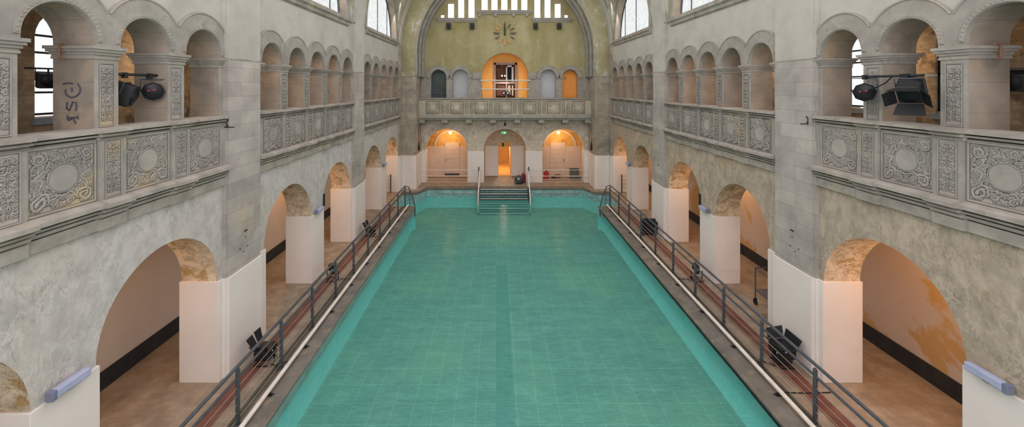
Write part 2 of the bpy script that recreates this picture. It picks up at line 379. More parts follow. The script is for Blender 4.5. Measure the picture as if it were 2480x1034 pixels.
# relief height fields -------------------------------------------------------
def spiral(cx, cy, r0, r1, turns, a0, d=1, n=60):
    return [(cx + (r0+(r1-r0)*i/n)*math.cos(a0+d*2*PI*turns*i/n), cy + (r0+(r1-r0)*i/n)*math.sin(a0+d*2*PI*turns*i/n)) for i in range(n+1)]
def field(nx, ny, ax, ay, strokes, blobs):
    xs = np.linspace(-ax, ax, nx); ys = np.linspace(-ay, ay, ny); X0, Y0 = np.meshgrid(xs, ys)
    X = X0 + .035*np.sin(7.3*Y0+1.1) + .022*np.sin(15.1*X0+9*Y0); Y = Y0 + .035*np.sin(8.1*X0+2.) + .022*np.sin(13.7*Y0-8*X0); A = np.abs(X)
    h = np.zeros_like(X)
    for pts, r, a in strokes:
        d2 = np.full_like(X, 9.)
        for px, py in pts: d2 = np.minimum(d2, (A-px)**2 + (Y-py)**2)
        h = np.maximum(h, a*np.clip(1.25 - d2/(r*r), 0, 1)**.7)
    for (px, py, rx, ry, an, a) in blobs:
        c, s_ = math.cos(an), math.sin(an); u = ((A-px)*c + (Y-py)*s_)/rx; v = (-(A-px)*s_ + (Y-py)*c)/ry
        q = u*u + v*v
        h = np.maximum(h, a*np.sqrt(np.clip(1-q, 0, 1)) * (1-.35*np.exp(-(v*4)**2)))
    return X0, Y0, A, h
def relief_square(N, seed):
    rnd = random.Random(seed)
    st = [(spiral(.63, -.63, .25, .05, 1.6, R_(200), -1), .045, 1.), (spiral(.66, .66, .20, .04, 1.5, R_(150), 1), .04, .9),
          (spiral(.74, .06, .13, .03, 1.3, R_(220), 1), .032, .8), (spiral(.25, -.72, .12, .03, 1.3, R_(20), 1), .032, .8), (spiral(.24, .74, .11, .03, 1.3, R_(340), -1), .032, .8),
          ([(.40+.18*math.sin(t*1.3), -.60+.04*t) for t in np.linspace(0, 4, 30)], .03, .7),
          ([(.62+.07*math.sin(t*3), -.38+.2*t) for t in np.linspace(0, 4, 40)], .035, .75),
          ([(t, .60+.06*math.sin(t*14)) for t in np.linspace(0, .5, 30)], .03, .75),
          ([(t, -.56+.05*math.sin(t*12)) for t in np.linspace(0, .45, 30)], .03, .8)]
    bl = []
    for i in range(190):
        x, y = rnd.uniform(0, .86), rnd.uniform(-.86, .86)
        r = math.hypot(x, y)
        if r < .50: continue
        bl.append((x, y, rnd.uniform(.07, .15), rnd.uniform(.03, .06), rnd.uniform(0, PI), rnd.uniform(.55, .95)))
    for i in range(26):
        a = 2*PI*i/26 + .1; bl.append((abs(.50*math.cos(a)), .50*math.sin(a), .06, .035, a+rnd.uniform(.5, 1.2), .8))
    X, Y, A, h = field(N, N, 1, 1, st, bl)
    r = np.hypot(X, Y)
    h = np.where(r < .43, .55, h); h = np.maximum(h, np.clip(1-((r-.435)/.03)**2, 0, 1)*.8)
    e = np.maximum(np.abs(X), np.abs(Y))
    h = np.where((e > .88) & (e < .93), 0, h)
    h = np.where(e >= .93, .9, h)
    h[(e > .995)] = .0
    return X, Y, h
def relief_tall(nx, ny, seed, asp=3.4):
    rnd = random.Random(seed); st = []; bl = []
    st.append(([(.0, t) for t in np.linspace(-asp*.8, asp*.8, 70)], .05, .7))
    k = 0; y = -asp*.74
    while y < asp*.75:
        st.append((spiral(.42, y, .26, .06, 1.3, R_(180), 1 if k % 2 else -1), .06, .9))
        for i in range(12): bl.append((rnd.uniform(.05, .74), y+rnd.uniform(-.3, .35), rnd.uniform(.08, .16), rnd.uniform(.04, .07), rnd.uniform(0, PI), rnd.uniform(.5, .95)))
        y += .72; k += 1
    X, Y, A, h = field(nx, ny, 1, asp, st, bl)
    e = np.maximum(np.abs(X), np.abs(Y)-asp+1)
    h = np.where((e > .80) & (e < .86), 0, h); h = np.where(e >= .86, .85, h); h[e > .99] = 0
    return X, Y/asp, h
def relief_mesh(name, XYh, w, hgt, depth, mat, k=9.):
    X, Y, h = XYh; ny, nx = X.shape
    hp = np.pad(h, 1, mode='edge')
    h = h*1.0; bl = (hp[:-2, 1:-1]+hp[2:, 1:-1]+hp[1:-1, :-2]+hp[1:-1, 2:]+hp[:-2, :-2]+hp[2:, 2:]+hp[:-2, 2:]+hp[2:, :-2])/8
    crease_tone = np.clip((bl - h)*k, 0, 1)*.85  # darker where the carving lies below its surroundings
    vs = [(float(X[j, i])*w/2, -float(h[j, i])*depth, float(Y[j, i])*hgt/2) for j in range(ny) for i in range(nx)]
    fs = [(j*nx+i, j*nx+i+1, (j+1)*nx+i+1, (j+1)*nx+i) for j in range(ny-1) for i in range(nx-1)]
    me = bpy.data.meshes.new(name); me.from_pydata(vs, [], fs); me.materials.append(M[mat])
    a = me.attributes.new('crease_tone', 'FLOAT', 'POINT'); a.data.foreach_set('value', crease_tone.ravel().astype(np.float32))
    me.polygons.foreach_set('use_smooth', [True]*len(fs)); me.update()
    return me
sqA, sqB, sqC = relief_square(120, 1), relief_square(120, 5), relief_square(56, 3)
tlA, tlC = relief_tall(34, 110, 2), relief_tall(16, 52, 4)
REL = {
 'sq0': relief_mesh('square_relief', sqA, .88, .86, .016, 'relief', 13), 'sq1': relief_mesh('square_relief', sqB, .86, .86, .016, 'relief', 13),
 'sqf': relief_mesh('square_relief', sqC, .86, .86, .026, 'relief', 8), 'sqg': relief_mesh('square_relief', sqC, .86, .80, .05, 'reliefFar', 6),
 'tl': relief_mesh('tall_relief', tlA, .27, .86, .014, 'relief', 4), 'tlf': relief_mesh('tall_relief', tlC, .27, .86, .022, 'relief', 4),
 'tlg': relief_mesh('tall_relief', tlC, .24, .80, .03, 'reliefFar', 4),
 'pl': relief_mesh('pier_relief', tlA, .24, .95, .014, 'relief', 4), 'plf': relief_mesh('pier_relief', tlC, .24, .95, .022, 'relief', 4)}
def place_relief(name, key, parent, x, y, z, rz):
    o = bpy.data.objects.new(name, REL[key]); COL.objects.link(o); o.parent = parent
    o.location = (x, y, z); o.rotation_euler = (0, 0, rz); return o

# ------------------------------------------------------------------ side walls
bayword = ['nearest', 'middle', 'far']
for s, sn in SIDES:
    pm = 'plasterL' if s < 0 else 'plasterR'
    mb = MB()
    for k in range(3):
        b0 = bays[k]; b1 = b0 + BAYW
        mb.mat(0).plate(arcade(b0-.62, b1+.58, 0, 4.30, [(c, RL, RLS) for c in low(k)]), [], T_LOW, side(s), reveal=1)
        # upper wall: arches from the spring line up, half-round window
        yc = b0 + BAYW/2
        win = arc(yc, 8.75, 2.6, 0, PI, 40)
        mb.mat(2).plate(arcade(b0-.62, b1+.58, 6.66, 11.75, [(c, .465, 6.74) for c in op_c(k)], 16), [win], T_UP, side(s), reveal=3)
    w = mb.build('wall_'+sn, [pm, 'archIn', 'plasterUp', 'stoneJamb']); struct(w)
    # white boarding on the low piers
    for k in range(3):
        a, b = low(k)
        ends = [(a+RL, b-RL)]
        if k: ends.append((bays[k]-.01, a-RL))
        ends.append((b+RL, bays[k]+BAYW+.01))
        for (p, q) in ends:
            d = MB(); x0, x1 = XW-.035, XW+T_LOW+.03
            e0 = .03 if p != bays[k]-.01 else 0; e1 = .03 if q != bays[k]+BAYW+.01 else 0
            d.bevbox(min(s*x0, s*x1), max(s*x0, s*x1), p-e0, q+e1, 0, RLS, .008)
            d.build('white_dado', 'dado', w)
    # outer aisle wall and skirting
    mb = MB(); mb.mat(0).box(min(s*XA, s*(XA+.3)), max(s*XA, s*(XA+.3)), .5, 28, 0, 4.05)
    wa = struct(mb.build('wall_aisle_'+sn, 'aisleWall' if s < 0 else 'aisleWallR'))
    mb = MB(); mb.bevbox(min(s*(XA-.03), s*(XA-.001)), max(s*(XA-.03), s*(XA-.001)), .5, 27.6, 0, .37, .006)
    struct(mb.build('baseboard_'+sn, 'baseb'))
    # gallery slab (aisle ceiling), gallery back wall and gallery ceiling
    mb = MB(); mb.box(min(s*(XW+.002), s*(XA+.3)), max(s*(XW+.002), s*(XA+.3)), .5, 28, 4.052, Z_GF)
    struct(mb.build('trim_gallery_floor_'+sn, 'stoneJamb'))
    wins = [(3.2, 4.2), (5.0, 6.0), (7.0, 8.1), (9.35, 10.3)] if s < 0 else [(3.2, 4.2), (5.2, 6.2), (7.29, 8.3), (9.4, 10.4)]
    mb = MB()
    hol = [[(a, 5.56), (b, 5.56), (b, 6.95)] + arc((a+b)/2, 6.95, (b-a)/2, 0, PI, 12)[1:-1] + [(a, 6.95)] for a, b in wins]
    mb.plate([(.5, Z_GF), (28, Z_GF), (28, 7.75), (.5, 7.75)], hol, .35, lambda u, v, w_: (s*(XA+w_), u, v))
    wg = struct(mb.build('wall_gallery_'+sn, 'brick'))
    mb = MB(); mb.box(min(s*(XW+.55), s*(XA+.35)), max(s*(XW+.55), s*(XA+.35)), .5, 28, 7.75, 7.85)
    struct(mb.build('ceiling_gallery_'+sn, 'galCeil'))
    for i, (a, b) in enumerate(wins):
        if i < 1: continue
        t = MB(); cx_ = s*(XA+.2)
        t.plate([(a, 5.6), (b, 5.6), (b, 6.95)] + arc((a+b)/2, 6.95, (b-a)/2, 0, PI, 12)[1:-1] + [(a, 6.95)], [], .02, lambda u, v, w_: (s*(XA+.10+w_), u, v))
        fr = MB(); X0 = s*(XA+.055)
        for yy in (a+.025, (a+b)/2, b-.025): fr.box(min(X0, X0+s*.04), max(X0, X0+s*.04), yy-.02, yy+.02, 5.6, 7.2)
        for zz in (5.62, 6.0, 6.35, 6.7, 7.0): fr.box(min(X0, X0+s*.04), max(X0, X0+s*.04), a, b, zz-.018, zz+.018)
        fo = fr.build('window_gallery_%s_%d' % (sn, i+1), 'black'); struct(fo)
        t.build('window_pane', 'windowGal', fo)
        sl = MB(); sl.box(min(s*(XA-.06), s*(XA+.08)), max(s*(XA-.06), s*(XA+.08)), a-.05, b+.05, 5.44, 5.56); sl.build('window_sill', 'steel', fo)

    # partitions across the gallery behind bays two and three (plastered)
    for k in range(3):
        b0 = bays[k]; yc = b0 + BAYW/2
        # half-round window of the bay
        n_ = k + 1 + (0 if s < 0 else 3)
        if k > 0:
            t = MB(); t.plate(arc(yc, 8.75, 2.62, 0, PI, 40), [], .04, lambda u, v, w_: (s*(XW+.30+w_), u, v))
            fr = MB(); X0 = s*(XW+.26)
            for j in (-1.75, 0, 1.75):
                hh = math.sqrt(max(2.6**2-j*j, 0)); fr.box(min(X0, X0+s*.03), max(X0, X0+s*.03), yc+j-.022, yc+j+.022, 8.75, 8.75+hh)
            fr.tube([(X0+s*.02, p[0], p[1]) for p in arc(yc, 8.75, 2.57, 0, PI, 40)], .035, 6)
            fo = struct(fr.build('window_%d' % n_, 'rail')); t.build('glass_block_pane', 'window', fo)
            # sill and surround
            sp = [(XW-.001, 8.42), (XW-.07, 8.46), (XW-.09, 8.55), (XW-.15, 8.60), (XW-.16, 8.72), (XW+.3, 8.76), (XW+.3, 8.42)]
            sb = MB(); sb.prism([(s*a, b) for a, b in sp], 'y', b0+.42, b0+BAYW-.42); sb.build('window_sill', 'stoneDark', fo)
            rg = MB(); outer = arc(yc, 8.76, 2.86, 0, PI, 40); inner = arc(yc, 8.76, 2.6, PI, 0, 40)
            rg.plate(outer + inner, [], .04, lambda u, v, w_: (s*(XW-.04+w_), u, v)); rg.build('window_surround', 'stone', fo)
        # arcade of the gallery
        t = thing('gallery_arcade', 'round-arched stone gallery arcade on the %s wall, %s' % (sn, ['the nearest to the viewer', 'between the two tall pilasters', 'last one before the end wall'][k]), 'arcade', None, (s*XW, yc, Z_GF))
        off = Vector((-s*XW, -yc, -Z_GF))
        def P(mb, name, mat, par=t):
            o = mb.build(name, mat, par)
            if par is t: o.location = off
            return o
        cs = op_c(k)
        jm = ['stone', 'stoneJamb']
        # piers
        edges = [(bays[k], cs[0]-.465)] + [(cs[i]+.465, cs[i+1]-.465) for i in range(4)] + [(cs[4]+.465, bays[k]+BAYW)]
        for i, (p, q) in enumerate(edges):
            if k == 0 and i < 1: continue
            m = MB(); x0, x1 = XW, XW+T_UP
            m.mat(1).box(min(s*x0, s*x1), max(s*x0, s*x1), p, q, Z_GF, 6.56)
            m.mat(0).box(min(s*(XW-.012), s*(XW+.05)), max(s*(XW-.012), s*(XW+.05)), p+.003, q-.003, 5.44, 6.56)
            po = P(m, 'pier', jm)
            c = MB()
            for (e, z0, z1) in ((.018, 6.50, 6.53), (.03, 6.56, 6.60), (.055, 6.60, 6.64), (.075, 6.64, 6.685)):
                c.box(min(s*(XW-e-.01), s*(x1+e)), max(s*(XW-e-.01), s*(x1+e)), p-e, q+e, z0, z1)
            c.box(min(s*(XW-.018), s*(x1+.012)), max(s*(XW-.018), s*(x1+.012)), p-.014, q+.014, 6.525, 6.565)
            co = c.build('capital', 'stone', po)
            if q-p > .2:
                r = place_relief('carved_panel', 'pl' if k == 0 else 'plf', po, s*(XW-.013), (p+q)/2, 5.98, -s*PI/2*-1 if False else (PI/2 if s < 0 else -PI/2))
        # arch rings
        for i, c in enumerate(cs):
            if k == 0 and i < 1: continue
            hw = .65; n = 22; a0 = math.acos(hw/.77)
            outer = [(c+.465, 6.685), (c+hw, 6.685)] + arc(c, 6.78, .77, a0, PI-a0, n) + [(c-hw, 6.685), (c-.465, 6.685)]
            inner = arc(c, 6.74, .465, PI, 0, n)
            m = MB(); m.plate(outer + inner, [], .045, lambda u, v, w_: (s*(XW-.045+w_), u, v))
            # thin outer roll and beaded inner band
            m.tube([(s*(XW-.045), u, v) for u, v in arc(c, 6.78, .745, a0, PI-a0, n)], .018, 6)
            ao = P(m, 'arch_ring', 'stone')
            m = MB(); m.plate(arc(c, 6.74, .55, 0, PI, n) + arc(c, 6.74, .48, PI, 0, n), [], .02, lambda u, v, w_: (s*(XW-.065+w_), u, v))
            if k < 2:
                for j in range(26 if k == 0 else 18):
                    a = PI*(j+.5)/(26 if k == 0 else 18); m.sphere((s*(XW-.062), c+.515*math.cos(a), 6.74+.515*math.sin(a)), .018, 6)
            m.build('beaded_moulding', 'stone', ao)

        # balustrade with carved panels
        t = thing('stone_balustrade', 'carved stone gallery parapet on the %s wall, %s' % (sn, ['largest one nearest the viewer', 'between the two tall pilasters', 'small one nearest the end wall'][k]), 'balustrade', 'carved parapets along the side galleries', (s*XW, yc, 4.04))
        off = Vector((-s*XW, -yc, -4.04))
        xf = XW - .06
        m = MB(); m.box(min(s*xf, s*(XW+.20)), max(s*xf, s*(XW+.20)), b0, b0+BAYW, 4.46, 5.36); 
        ends = []
        pier_c = [(p+q)/2 for p, q in edges]
        P2 = lambda mb, nm, mt: P(mb, nm, mt, t)
        for i, pc in enumerate(pier_c[1:-1]):
            m.box(min(s*(xf-.05), s*xf), max(s*(xf-.05), s*xf), pc-.20, pc+.20, 4.46, 5.36)
        bo = P2(m, 'parapet_wall', 'stone'); bo.location = off
        # cornice profile at the foot
        pr = [(XW+.02, 4.04), (xf-.005, 4.04), (xf-.01, 4.20), (xf+.03, 4.20), (xf+.03, 4.222), (xf-.03, 4.225), (xf-.04, 4.27), (xf-.01, 4.272), (xf-.01, 4.292), (xf-.08, 4.30), (xf-.09, 4.33), (xf-.06, 4.335), (xf-.06, 4.355), (xf-.15, 4.37), (xf-.15, 4.43), (xf-.03, 4.47), (XW+.02, 4.47)]
        m = MB(); m.prism([(s*a, b) for a, b in pr], 'y', b0, b0+BAYW)
        for pc in pier_c[1:-1]: m.prism([(s*(a-(.05 if a < XW else 0)), b+(.001)) for a, b in pr], 'y', pc-.21, pc+.21)
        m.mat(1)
        for dx, z0, z1 in ((.024, 4.201, 4.221), (-.016, 4.273, 4.291), (-.066, 4.336, 4.354)): m.box(min(s*(xf+dx), s*XW), max(s*(xf+dx), s*XW), b0, b0+BAYW, z0, z1)  # near-black strips filling the cornice grooves
        o = m.build('foot_cornice', ['stoneDark', 'grooveDark'], t); o.location = off
        # coping profile
        pr = [(XW+.28, 5.33), (xf-.01, 5.33), (xf-.03, 5.355), (xf+.0, 5.357), (xf+.0, 5.375), (xf-.05, 5.38), (xf-.06, 5.41), (xf-.03, 5.412), (xf-.03, 5.43), (xf-.10, 5.435), (xf-.10, 5.48), (XW-.02, 5.50), (XW+.28, 5.50)]
        m = MB(); m.prism([(s*a, b) for a, b in pr], 'y', b0, b0+BAYW)
        for pc in pier_c[1:-1]: m.prism([(s*(a-(.05 if a < XW-.03 else 0)), b+(.002)) for a, b in pr], 'y', pc-.22, pc+.22)
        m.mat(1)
        for dx, z0, z1 in ((-.006, 5.358, 5.374), (-.036, 5.413, 5.429)): m.box(min(s*(xf+dx), s*XW), max(s*(xf+dx), s*XW), b0, b0+BAYW, z0, z1)  # near-black strips filling the coping grooves
        o = m.build('coping', ['stoneDark', 'grooveDark'], t); o.location = off
        rz = PI/2 if s < 0 else -PI/2
        for i, c in enumerate(cs):
            if k == 0 and i < 1: continue
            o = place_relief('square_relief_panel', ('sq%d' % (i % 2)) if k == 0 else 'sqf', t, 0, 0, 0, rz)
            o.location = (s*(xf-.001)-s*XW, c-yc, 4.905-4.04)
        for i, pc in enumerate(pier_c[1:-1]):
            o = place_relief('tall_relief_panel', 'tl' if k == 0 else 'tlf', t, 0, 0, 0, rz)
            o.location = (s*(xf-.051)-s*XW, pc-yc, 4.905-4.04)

    # pilasters
    for k, (p0, p1) in enumerate(((8.55, 9.75), (16.15, 17.35))):
        t = thing('stone_pilaster', 'tall ashlar pilaster with white boarded foot, %s wall, %s' % (sn, ['nearer and wider of two', 'farther and slimmer of two'][k]), 'pilaster', None, (s*XP, (p0+p1)/2, 0))
        off = (-s*XP, -(p0+p1)/2, 0)
        m = MB(); m.box(min(s*XP, s*(XW+.3)), max(s*XP, s*(XW+.3)), p0+.03, p1-.03, 1.9, 6.68); 
        m.box(min(s*(XP+.035), s*(XW+.3)), max(s*(XP+.035), s*(XW+.3)), p0-.02, p1+.02, 1.9, 6.68); m.build('ashlar_shaft', 'ashlar', t, off)
        m = MB(); m.box(min(s*(XP-.008), s*(XW+.3)), max(s*(XP-.008), s*(XW+.3)), p0+.02, p1-.02, 6.68, 6.71); m.build('stone_band', 'stoneDark', t, off)
        m = MB(); m.box(min(s*XP, s*(XW+.3)), max(s*XP, s*(XW+.3)), p0+.03, p1-.03, 6.71, 8.66)
        m.box(min(s*(XP+.035), s*(XW+.3)), max(s*(XP+.05), s*(XW+.3)), p0-.02, p1+.02, 6.71, 8.66); m.build('plastered_shaft', 'plasterUp', t, off)
        m = MB(); m.bevbox(min(s*(XP-.03), s*(XW+.2)), max(s*(XP-.03), s*(XW+.2)), p0-.0, p1+.0, 0, RLS+.0, .008)
        m.bevbox(min(s*(XP+.03), s*(XW+.2)), max(s*(XP+.03), s*(XW+.2)), p0-.05, p1+.05, 0, RLS-.004, .008)
        m.build('white_boarding', 'dado', t, off)
        m = MB(); 
        for dz, dy in ((0, 0), (.22, .06), (.30, -.08), (.20, -.2)): m.box(min(s*(XP-.012), s*XP), max(s*(XP-.012), s*XP), (p0+p1)/2+dy-.012, (p0+p1)/2+dy+.012, 2.72-dz, 2.735-dz)
        m.box(min(s*(XP-.02), s*XP), max(s*(XP-.02), s*XP), (p0+p1)/2-.05, (p0+p1)/2+.05, 2.86, 2.88)
        m.build('iron_stub', 'black', t, off)

# ------------------------------------------------------------------ vault
RV, ZV = 6.22, 8.62
def ceil_z(x, y):
    z = ZV + math.sqrt(max(RV*RV - x*x, 0))
    best = z; l = False
    for b0 in bays:
        d = abs(y - (b0+BAYW/2))
        if d < 2.95:
            zl = 8.75 + math.sqrt(2.95**2-d*d)
            if zl > z: z = zl; l = True
    return z
mb = MB().mat(0)
ys = np.arange(14.0, 24.3, .03)
for sg in (-1, 1):
    th = [R_(90 - i*.7) for i in range(0, 92)]
    xs = [sg*RV*math.sin(t) for t in th] 
    xs = [sg*(XW+.55)] + xs
    grid = [[(x, float(y), ceil_z(min(max(x, -RV), RV), y) if abs(x) <= RV else ceil_z(sg*RV, y)) for x in xs] for y in ys]
    nx = len(xs)
    mb.add([p for r in grid for p in r], [(j*nx+i, j*nx+i+1, (j+1)*nx+i+1, (j+1)*nx+i) for j in range(len(ys)-1) for i in range(nx-1)], False)
mb.mat(1)
for y0, y1 in ((8.6, 9.72), (16.18, 17.32), (23.7, 24.25)):
    for sg in (-1, 1):
        a = arc(0, ZV, 6.15, 0, R_(65), 26); b = arc(0, ZV, 6.42, R_(65), 0, 26)
        mb.prism([(sg*u, v) for u, v in a+b], 'y', y0, y1)
cl = struct(mb.build('ceiling', ['vault', 'plasterUp'], fixn=False))

# ------------------------------------------------------------------ far end
YF = 25.9
far_low = [-3.70, 0.0, 3.72]
mb = MB(); fm = lambda u, v, w: (u, YF+w, v)
mb.mat(0).plate(arcade(-5.5, 5.5, 0, 4.30, [(c, 1.355, 2.05) for c in far_low]), [], .62, fm, reveal=1)
small = [-4.22, -2.83, 2.76, 4.15]
up = [(small[0], .49), (small[1], .49), (0.02, 1.49), (small[2], .49), (small[3], .49)]
ed = [-5.5] 
for c, r in up: ed += [c-r, c+r]
ed.append(5.5)
mb.mat(2)
for i in range(0, len(ed), 2): mb.box(ed[i], ed[i+1], YF, YF+.45, 4.30, 6.68)
strips = [(x, .4, 10.97, 12.9) for x in (-1.29, -.66, -.03, .61, 1.25)] + \
         [(x, .4, 10.48, z) for x, z in ((-2.13, 12.2), (-2.79, 11.9), (2.08, 12.2), (2.73, 11.9))] + \
         [(-3.44, .4, 10.48, 11.42), (3.38, .4, 10.48, 11.42), (-3.98, .24, 10.48, 10.70), (3.92, .24, 10.48, 10.70)]
hol = [[(x-w/2, a), (x+w/2, a), (x+w/2, b), (x-w/2, b)] for x, w, a, b in strips]
mb.mat(3).plate(arcade(-5.5, 5.5, 6.68, 13.6, [(c, r, 6.68 if r < 1 else 6.77) for c, r in up], 24), hol, .45, fm, reveal=2)
wf = struct(mb.build('wall_far', ['farPlaster', 'archIn', 'stone', 'olive']))
for i, (x, w, a, b) in enumerate(strips):
    m = MB(); m.box(x-w/2-.01, x+w/2+.01, YF+.25, YF+.28, a-.01, b+.01)
    o = m.build('window_%d' % (i+7), 'windowEnd'); struct(o)
for i, c in enumerate(far_low[:-1]):
    p, q = c+1.355, far_low[i+1]-1.355
    m = MB(); m.bevbox(p-.03, q+.03, YF-.04, YF+.65, 0, 2.0, .008); m.build('white_dado', 'dado', wf)
for p, q in ((-5.45, -5.02), (5.04, 5.45)):
    m = MB(); m.bevbox(p, q, YF-.04, YF+.65, 0, 2.05, .008); m.build('white_dado', 'dado', wf)
# window sills of the end wall
m = MB()
def sillbox(a, b, z): m.box(a, b, YF-.14, YF, z-.14, z-.02); m.box(a+.05, b-.05, YF-.08, YF, z-.24, z-.14); m.box(a+.02, b-.02, YF-.18, YF, z-.05, z)
sillbox(-1.78, 1.72, 10.95)
for a in (-1.60, -.6, .55, 1.4): m.box(a-.08, a+.08, YF-.12, YF, 10.58, 10.72)
sillbox(-4.30, -1.75, 10.46); sillbox(1.70, 4.25, 10.46)
struct(m.build('trim_1', 'stone'))
# stone band, rings of the upper arches
m = MB()
for c, r in up:
    if r > 1: continue
    oo = arc(c, 6.70, .77, R_(-2), PI+R_(2), 24); ii = arc(c, 6.70, .49, PI, 0, 24)
    m.plate(oo+ii, [], .07, lambda u, v, w: (u, YF-.07+w, v))
    m.tube([(u, YF-.07, v) for u, v in arc(c, 6.70, .74, 0, PI, 24)], .025, 6)
    m.tube([(u, YF-.07, v) for u, v in arc(c, 6.70, .52, 0, PI, 24)], .02, 6)
    for sg in (-1, 1): m.box(c+sg*.49-(.0 if sg > 0 else .16), c+sg*.49+(.16 if sg > 0 else .0), YF-.05, YF, 6.60, 6.68)
m.box(-2.05, -1.47, YF-.03, YF, 6.66, 7.0); m.box(1.51, 2.0, YF-.03, YF, 6.66, 7.0)
m.box(-2.05, -1.47, YF-.06, YF, 6.60, 6.66); m.box(1.51, 2.0, YF-.06, YF, 6.60, 6.66)
struct(m.build('trim_2', 'stone'))
# end arch mouldings: three stepped rings and corner piers
m = MB()
for (y0, y1, r) in ((24.22, 24.7, 5.32), (24.7, 25.3, 5.22), (25.3, 25.9, 5.12)):
    zc = 8.15
    m.mat(0 if r > 5.3 else 1).plate([(u, v) for u, v in arcade(-6.3, 6.3, 6.7, 14.0, [(0, r, zc)], 60)], [], y1-y0, lambda u, v, w: (u, y0+w, v))
    m.mat(1).tube([(-r, y0, 6.75)] + [(u, y0, v) for u, v in arc(0, zc, r, PI, 0, 60)] + [(r, y0, 6.75)], .055, 8)
m.tube([(-5.6, 24.22, 8.0)] + [(u, 24.22, v) for u, v in arc(0, 8.2, 5.6, PI, 0, 60)] + [(5.6, 24.22, 8.0)], .03, 8)
struct(m.build('trim_3', ['olivePier', 'stone']))
for s, sn in SIDES:
    t = thing('corner_pier', 'dark ashlar corner pier with white boarded foot, %s of the end arches' % sn, 'pier', None, (s*5.75, 24.9, 0))
    off = (-s*5.75, -24.9, 0)
    m = MB(); m.box(min(s*5.33, s*6.3), max(s*5.33, s*6.3), 24.22, 25.88, 1.9, 6.7)
    m.box(min(s*XP, s*6.3), max(s*XP, s*6.3), 23.75, 24.3, 1.9, 8.66)
    m.build('ashlar_shaft', mkd := M.setdefault('ashlarDark', mk('dark_ashlar', [(.25, '847c70'), (.5, '958b7d'), (.75, 'a69b8b')], 1.8, 8, brick=dict(w=.62, h=.42, var=.88, mortar=.66, ms=.01), stain=('5d5c55', .9, .5, .66, .6), bump=.12)), t, off)
    m = MB(); m.box(min(s*5.31, s*6.3), max(s*5.31, s*6.3), 24.2, 25.88, 6.7, 6.74); m.build('stone_band', 'stoneDark', t, off)
    m = MB(); m.bevbox(min(s*5.30, s*6.3), max(s*5.30, s*6.3), 24.18, 25.85, 0, 2.0, .008); m.bevbox(min(s*(XP-.03), s*6.3), max(s*(XP-.03), s*6.3), 23.72, 24.3, 0, 2.06, .008)
    m.build('white_boarding', 'dado', t, off)
    # wall lamp on the pier corner
    t = thing('wall_torch', 'slim black wall fitting beside the %s arch of the end wall' % ('leftmost' if s < 0 else 'rightmost'), 'wall lamp', None, (s*5.27, 24.9, 2.3))
    m = MB(); m.lathe([(.02, 0), (.075, .03), (.07, .1), (.05, .3), (.03, .48), (.012, .62)], (0, 0, -.1), 'z', 12); m.build('shade', 'black', t)
    m = MB(); m.box(min(0, s*.06), max(0, s*.06), -.03, .03, .05, .12); m.build('bracket', 'black', t)
    m = MB(); m.tube([(s*.03, 0, .5), (s*.03, 0, 1.75)], .012, 6); m.build('cable', 'black', t)

# balcony of the end wall
t = thing('end_balcony', 'grey carved stone balcony on brackets across the end wall', 'balcony', None, (0, 25.2, 4.05))
off = (0, -25.2, -4.05)
m = MB(); m.box(-5.33, 5.33, 25.22, 25.40, 4.30, 5.30); m.build('parapet_wall', 'reliefFar', t, off)
m = MB(); m.box(-5.33, 5.33, 25.2, YF-.002, 4.10, 4.30); m.build('balcony_slab', 'stoneDark', t, off)
m = MB(); m.prism([(25.30, 4.05), (25.18, 4.05), (25.17, 4.12), (25.10, 4.16), (25.09, 4.22), (25.15, 4.25), (25.15, 4.33), (25.20, 4.36), (25.30, 4.36)], 'x', -5.33, 5.33); m.build('foot_cornice', 'stone', t, off)
m = MB(); m.prism([(25.46, 5.27), (25.20, 5.27), (25.18, 5.31), (25.14, 5.33), (25.13, 5.39), (25.46, 5.41)], 'x', -5.33, 5.33); m.build('coping', 'stoneDark', t, off)
for i in range(7):
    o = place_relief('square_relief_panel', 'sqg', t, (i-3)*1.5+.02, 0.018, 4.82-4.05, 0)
for i in range(8):
    x = (i-3.5)*1.5+.02
    if abs(x) < 5.1:
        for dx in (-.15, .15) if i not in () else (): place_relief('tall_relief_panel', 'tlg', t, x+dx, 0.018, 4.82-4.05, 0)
for i in range(8):
    x = (i-3.5)*1.5 if 0 < i < 7 else (-5.15 if i == 0 else 5.15)
    m = MB(); m.prism([(YF-.002, 4.08), (25.22, 4.08), (25.2, 3.98), (25.26, 3.88), (25.38, 3.82), (25.5, 3.84), (25.6, 3.76), (25.75, 3.72), (YF-.002, 3.74)], 'x', x-.15, x+.15)
    m.tube([(x-.19, 25.33, 3.92), (x+.19, 25.33, 3.92)], .13, 14); m.build('corbel', 'stoneDark', t, off)

# doors and recesses of the upper end wall
m = MB()
for i, (c, mt) in enumerate(((small[0], 'darkDoor'), (small[1], 'greyDoor'), (small[2], 'greyDoor'), (small[3], 'orangeDoor'))):
    d = MB(); d.plate([(c-.485, 4.31)] + [(c+.485, 4.31)] + arc(c, 6.68, .485, 0, PI, 20), [], .05, lambda u, v, w: (u, YF+.30+w, v))
    do = struct(d.build('door_%d' % (i+1), mt))
    if i == 0:
        d = MB(); d.box(c-.48, c+.48, YF+.27, YF+.30, 5.62, 5.68); d.box(c-.48, c-.44, YF+.27, YF+.30, 4.31, 6.7); d.build('cross_rail', 'rail', do)
    if i == 3:
        d = MB(); d.tube([(c-.25+.07*math.cos(a), YF+.298, 6.62+.09*math.sin(a)) for a in np.linspace(-2, 3.6, 12)], .014, 6); d.build('painted_mark', 'darkDoor', do)
    if i in (1, 2):
        d = MB(); d.box(c+.38, c+.42, YF+.26, YF+.30, 5.25, 5.4); d.build('door_handle', 'steel', do)
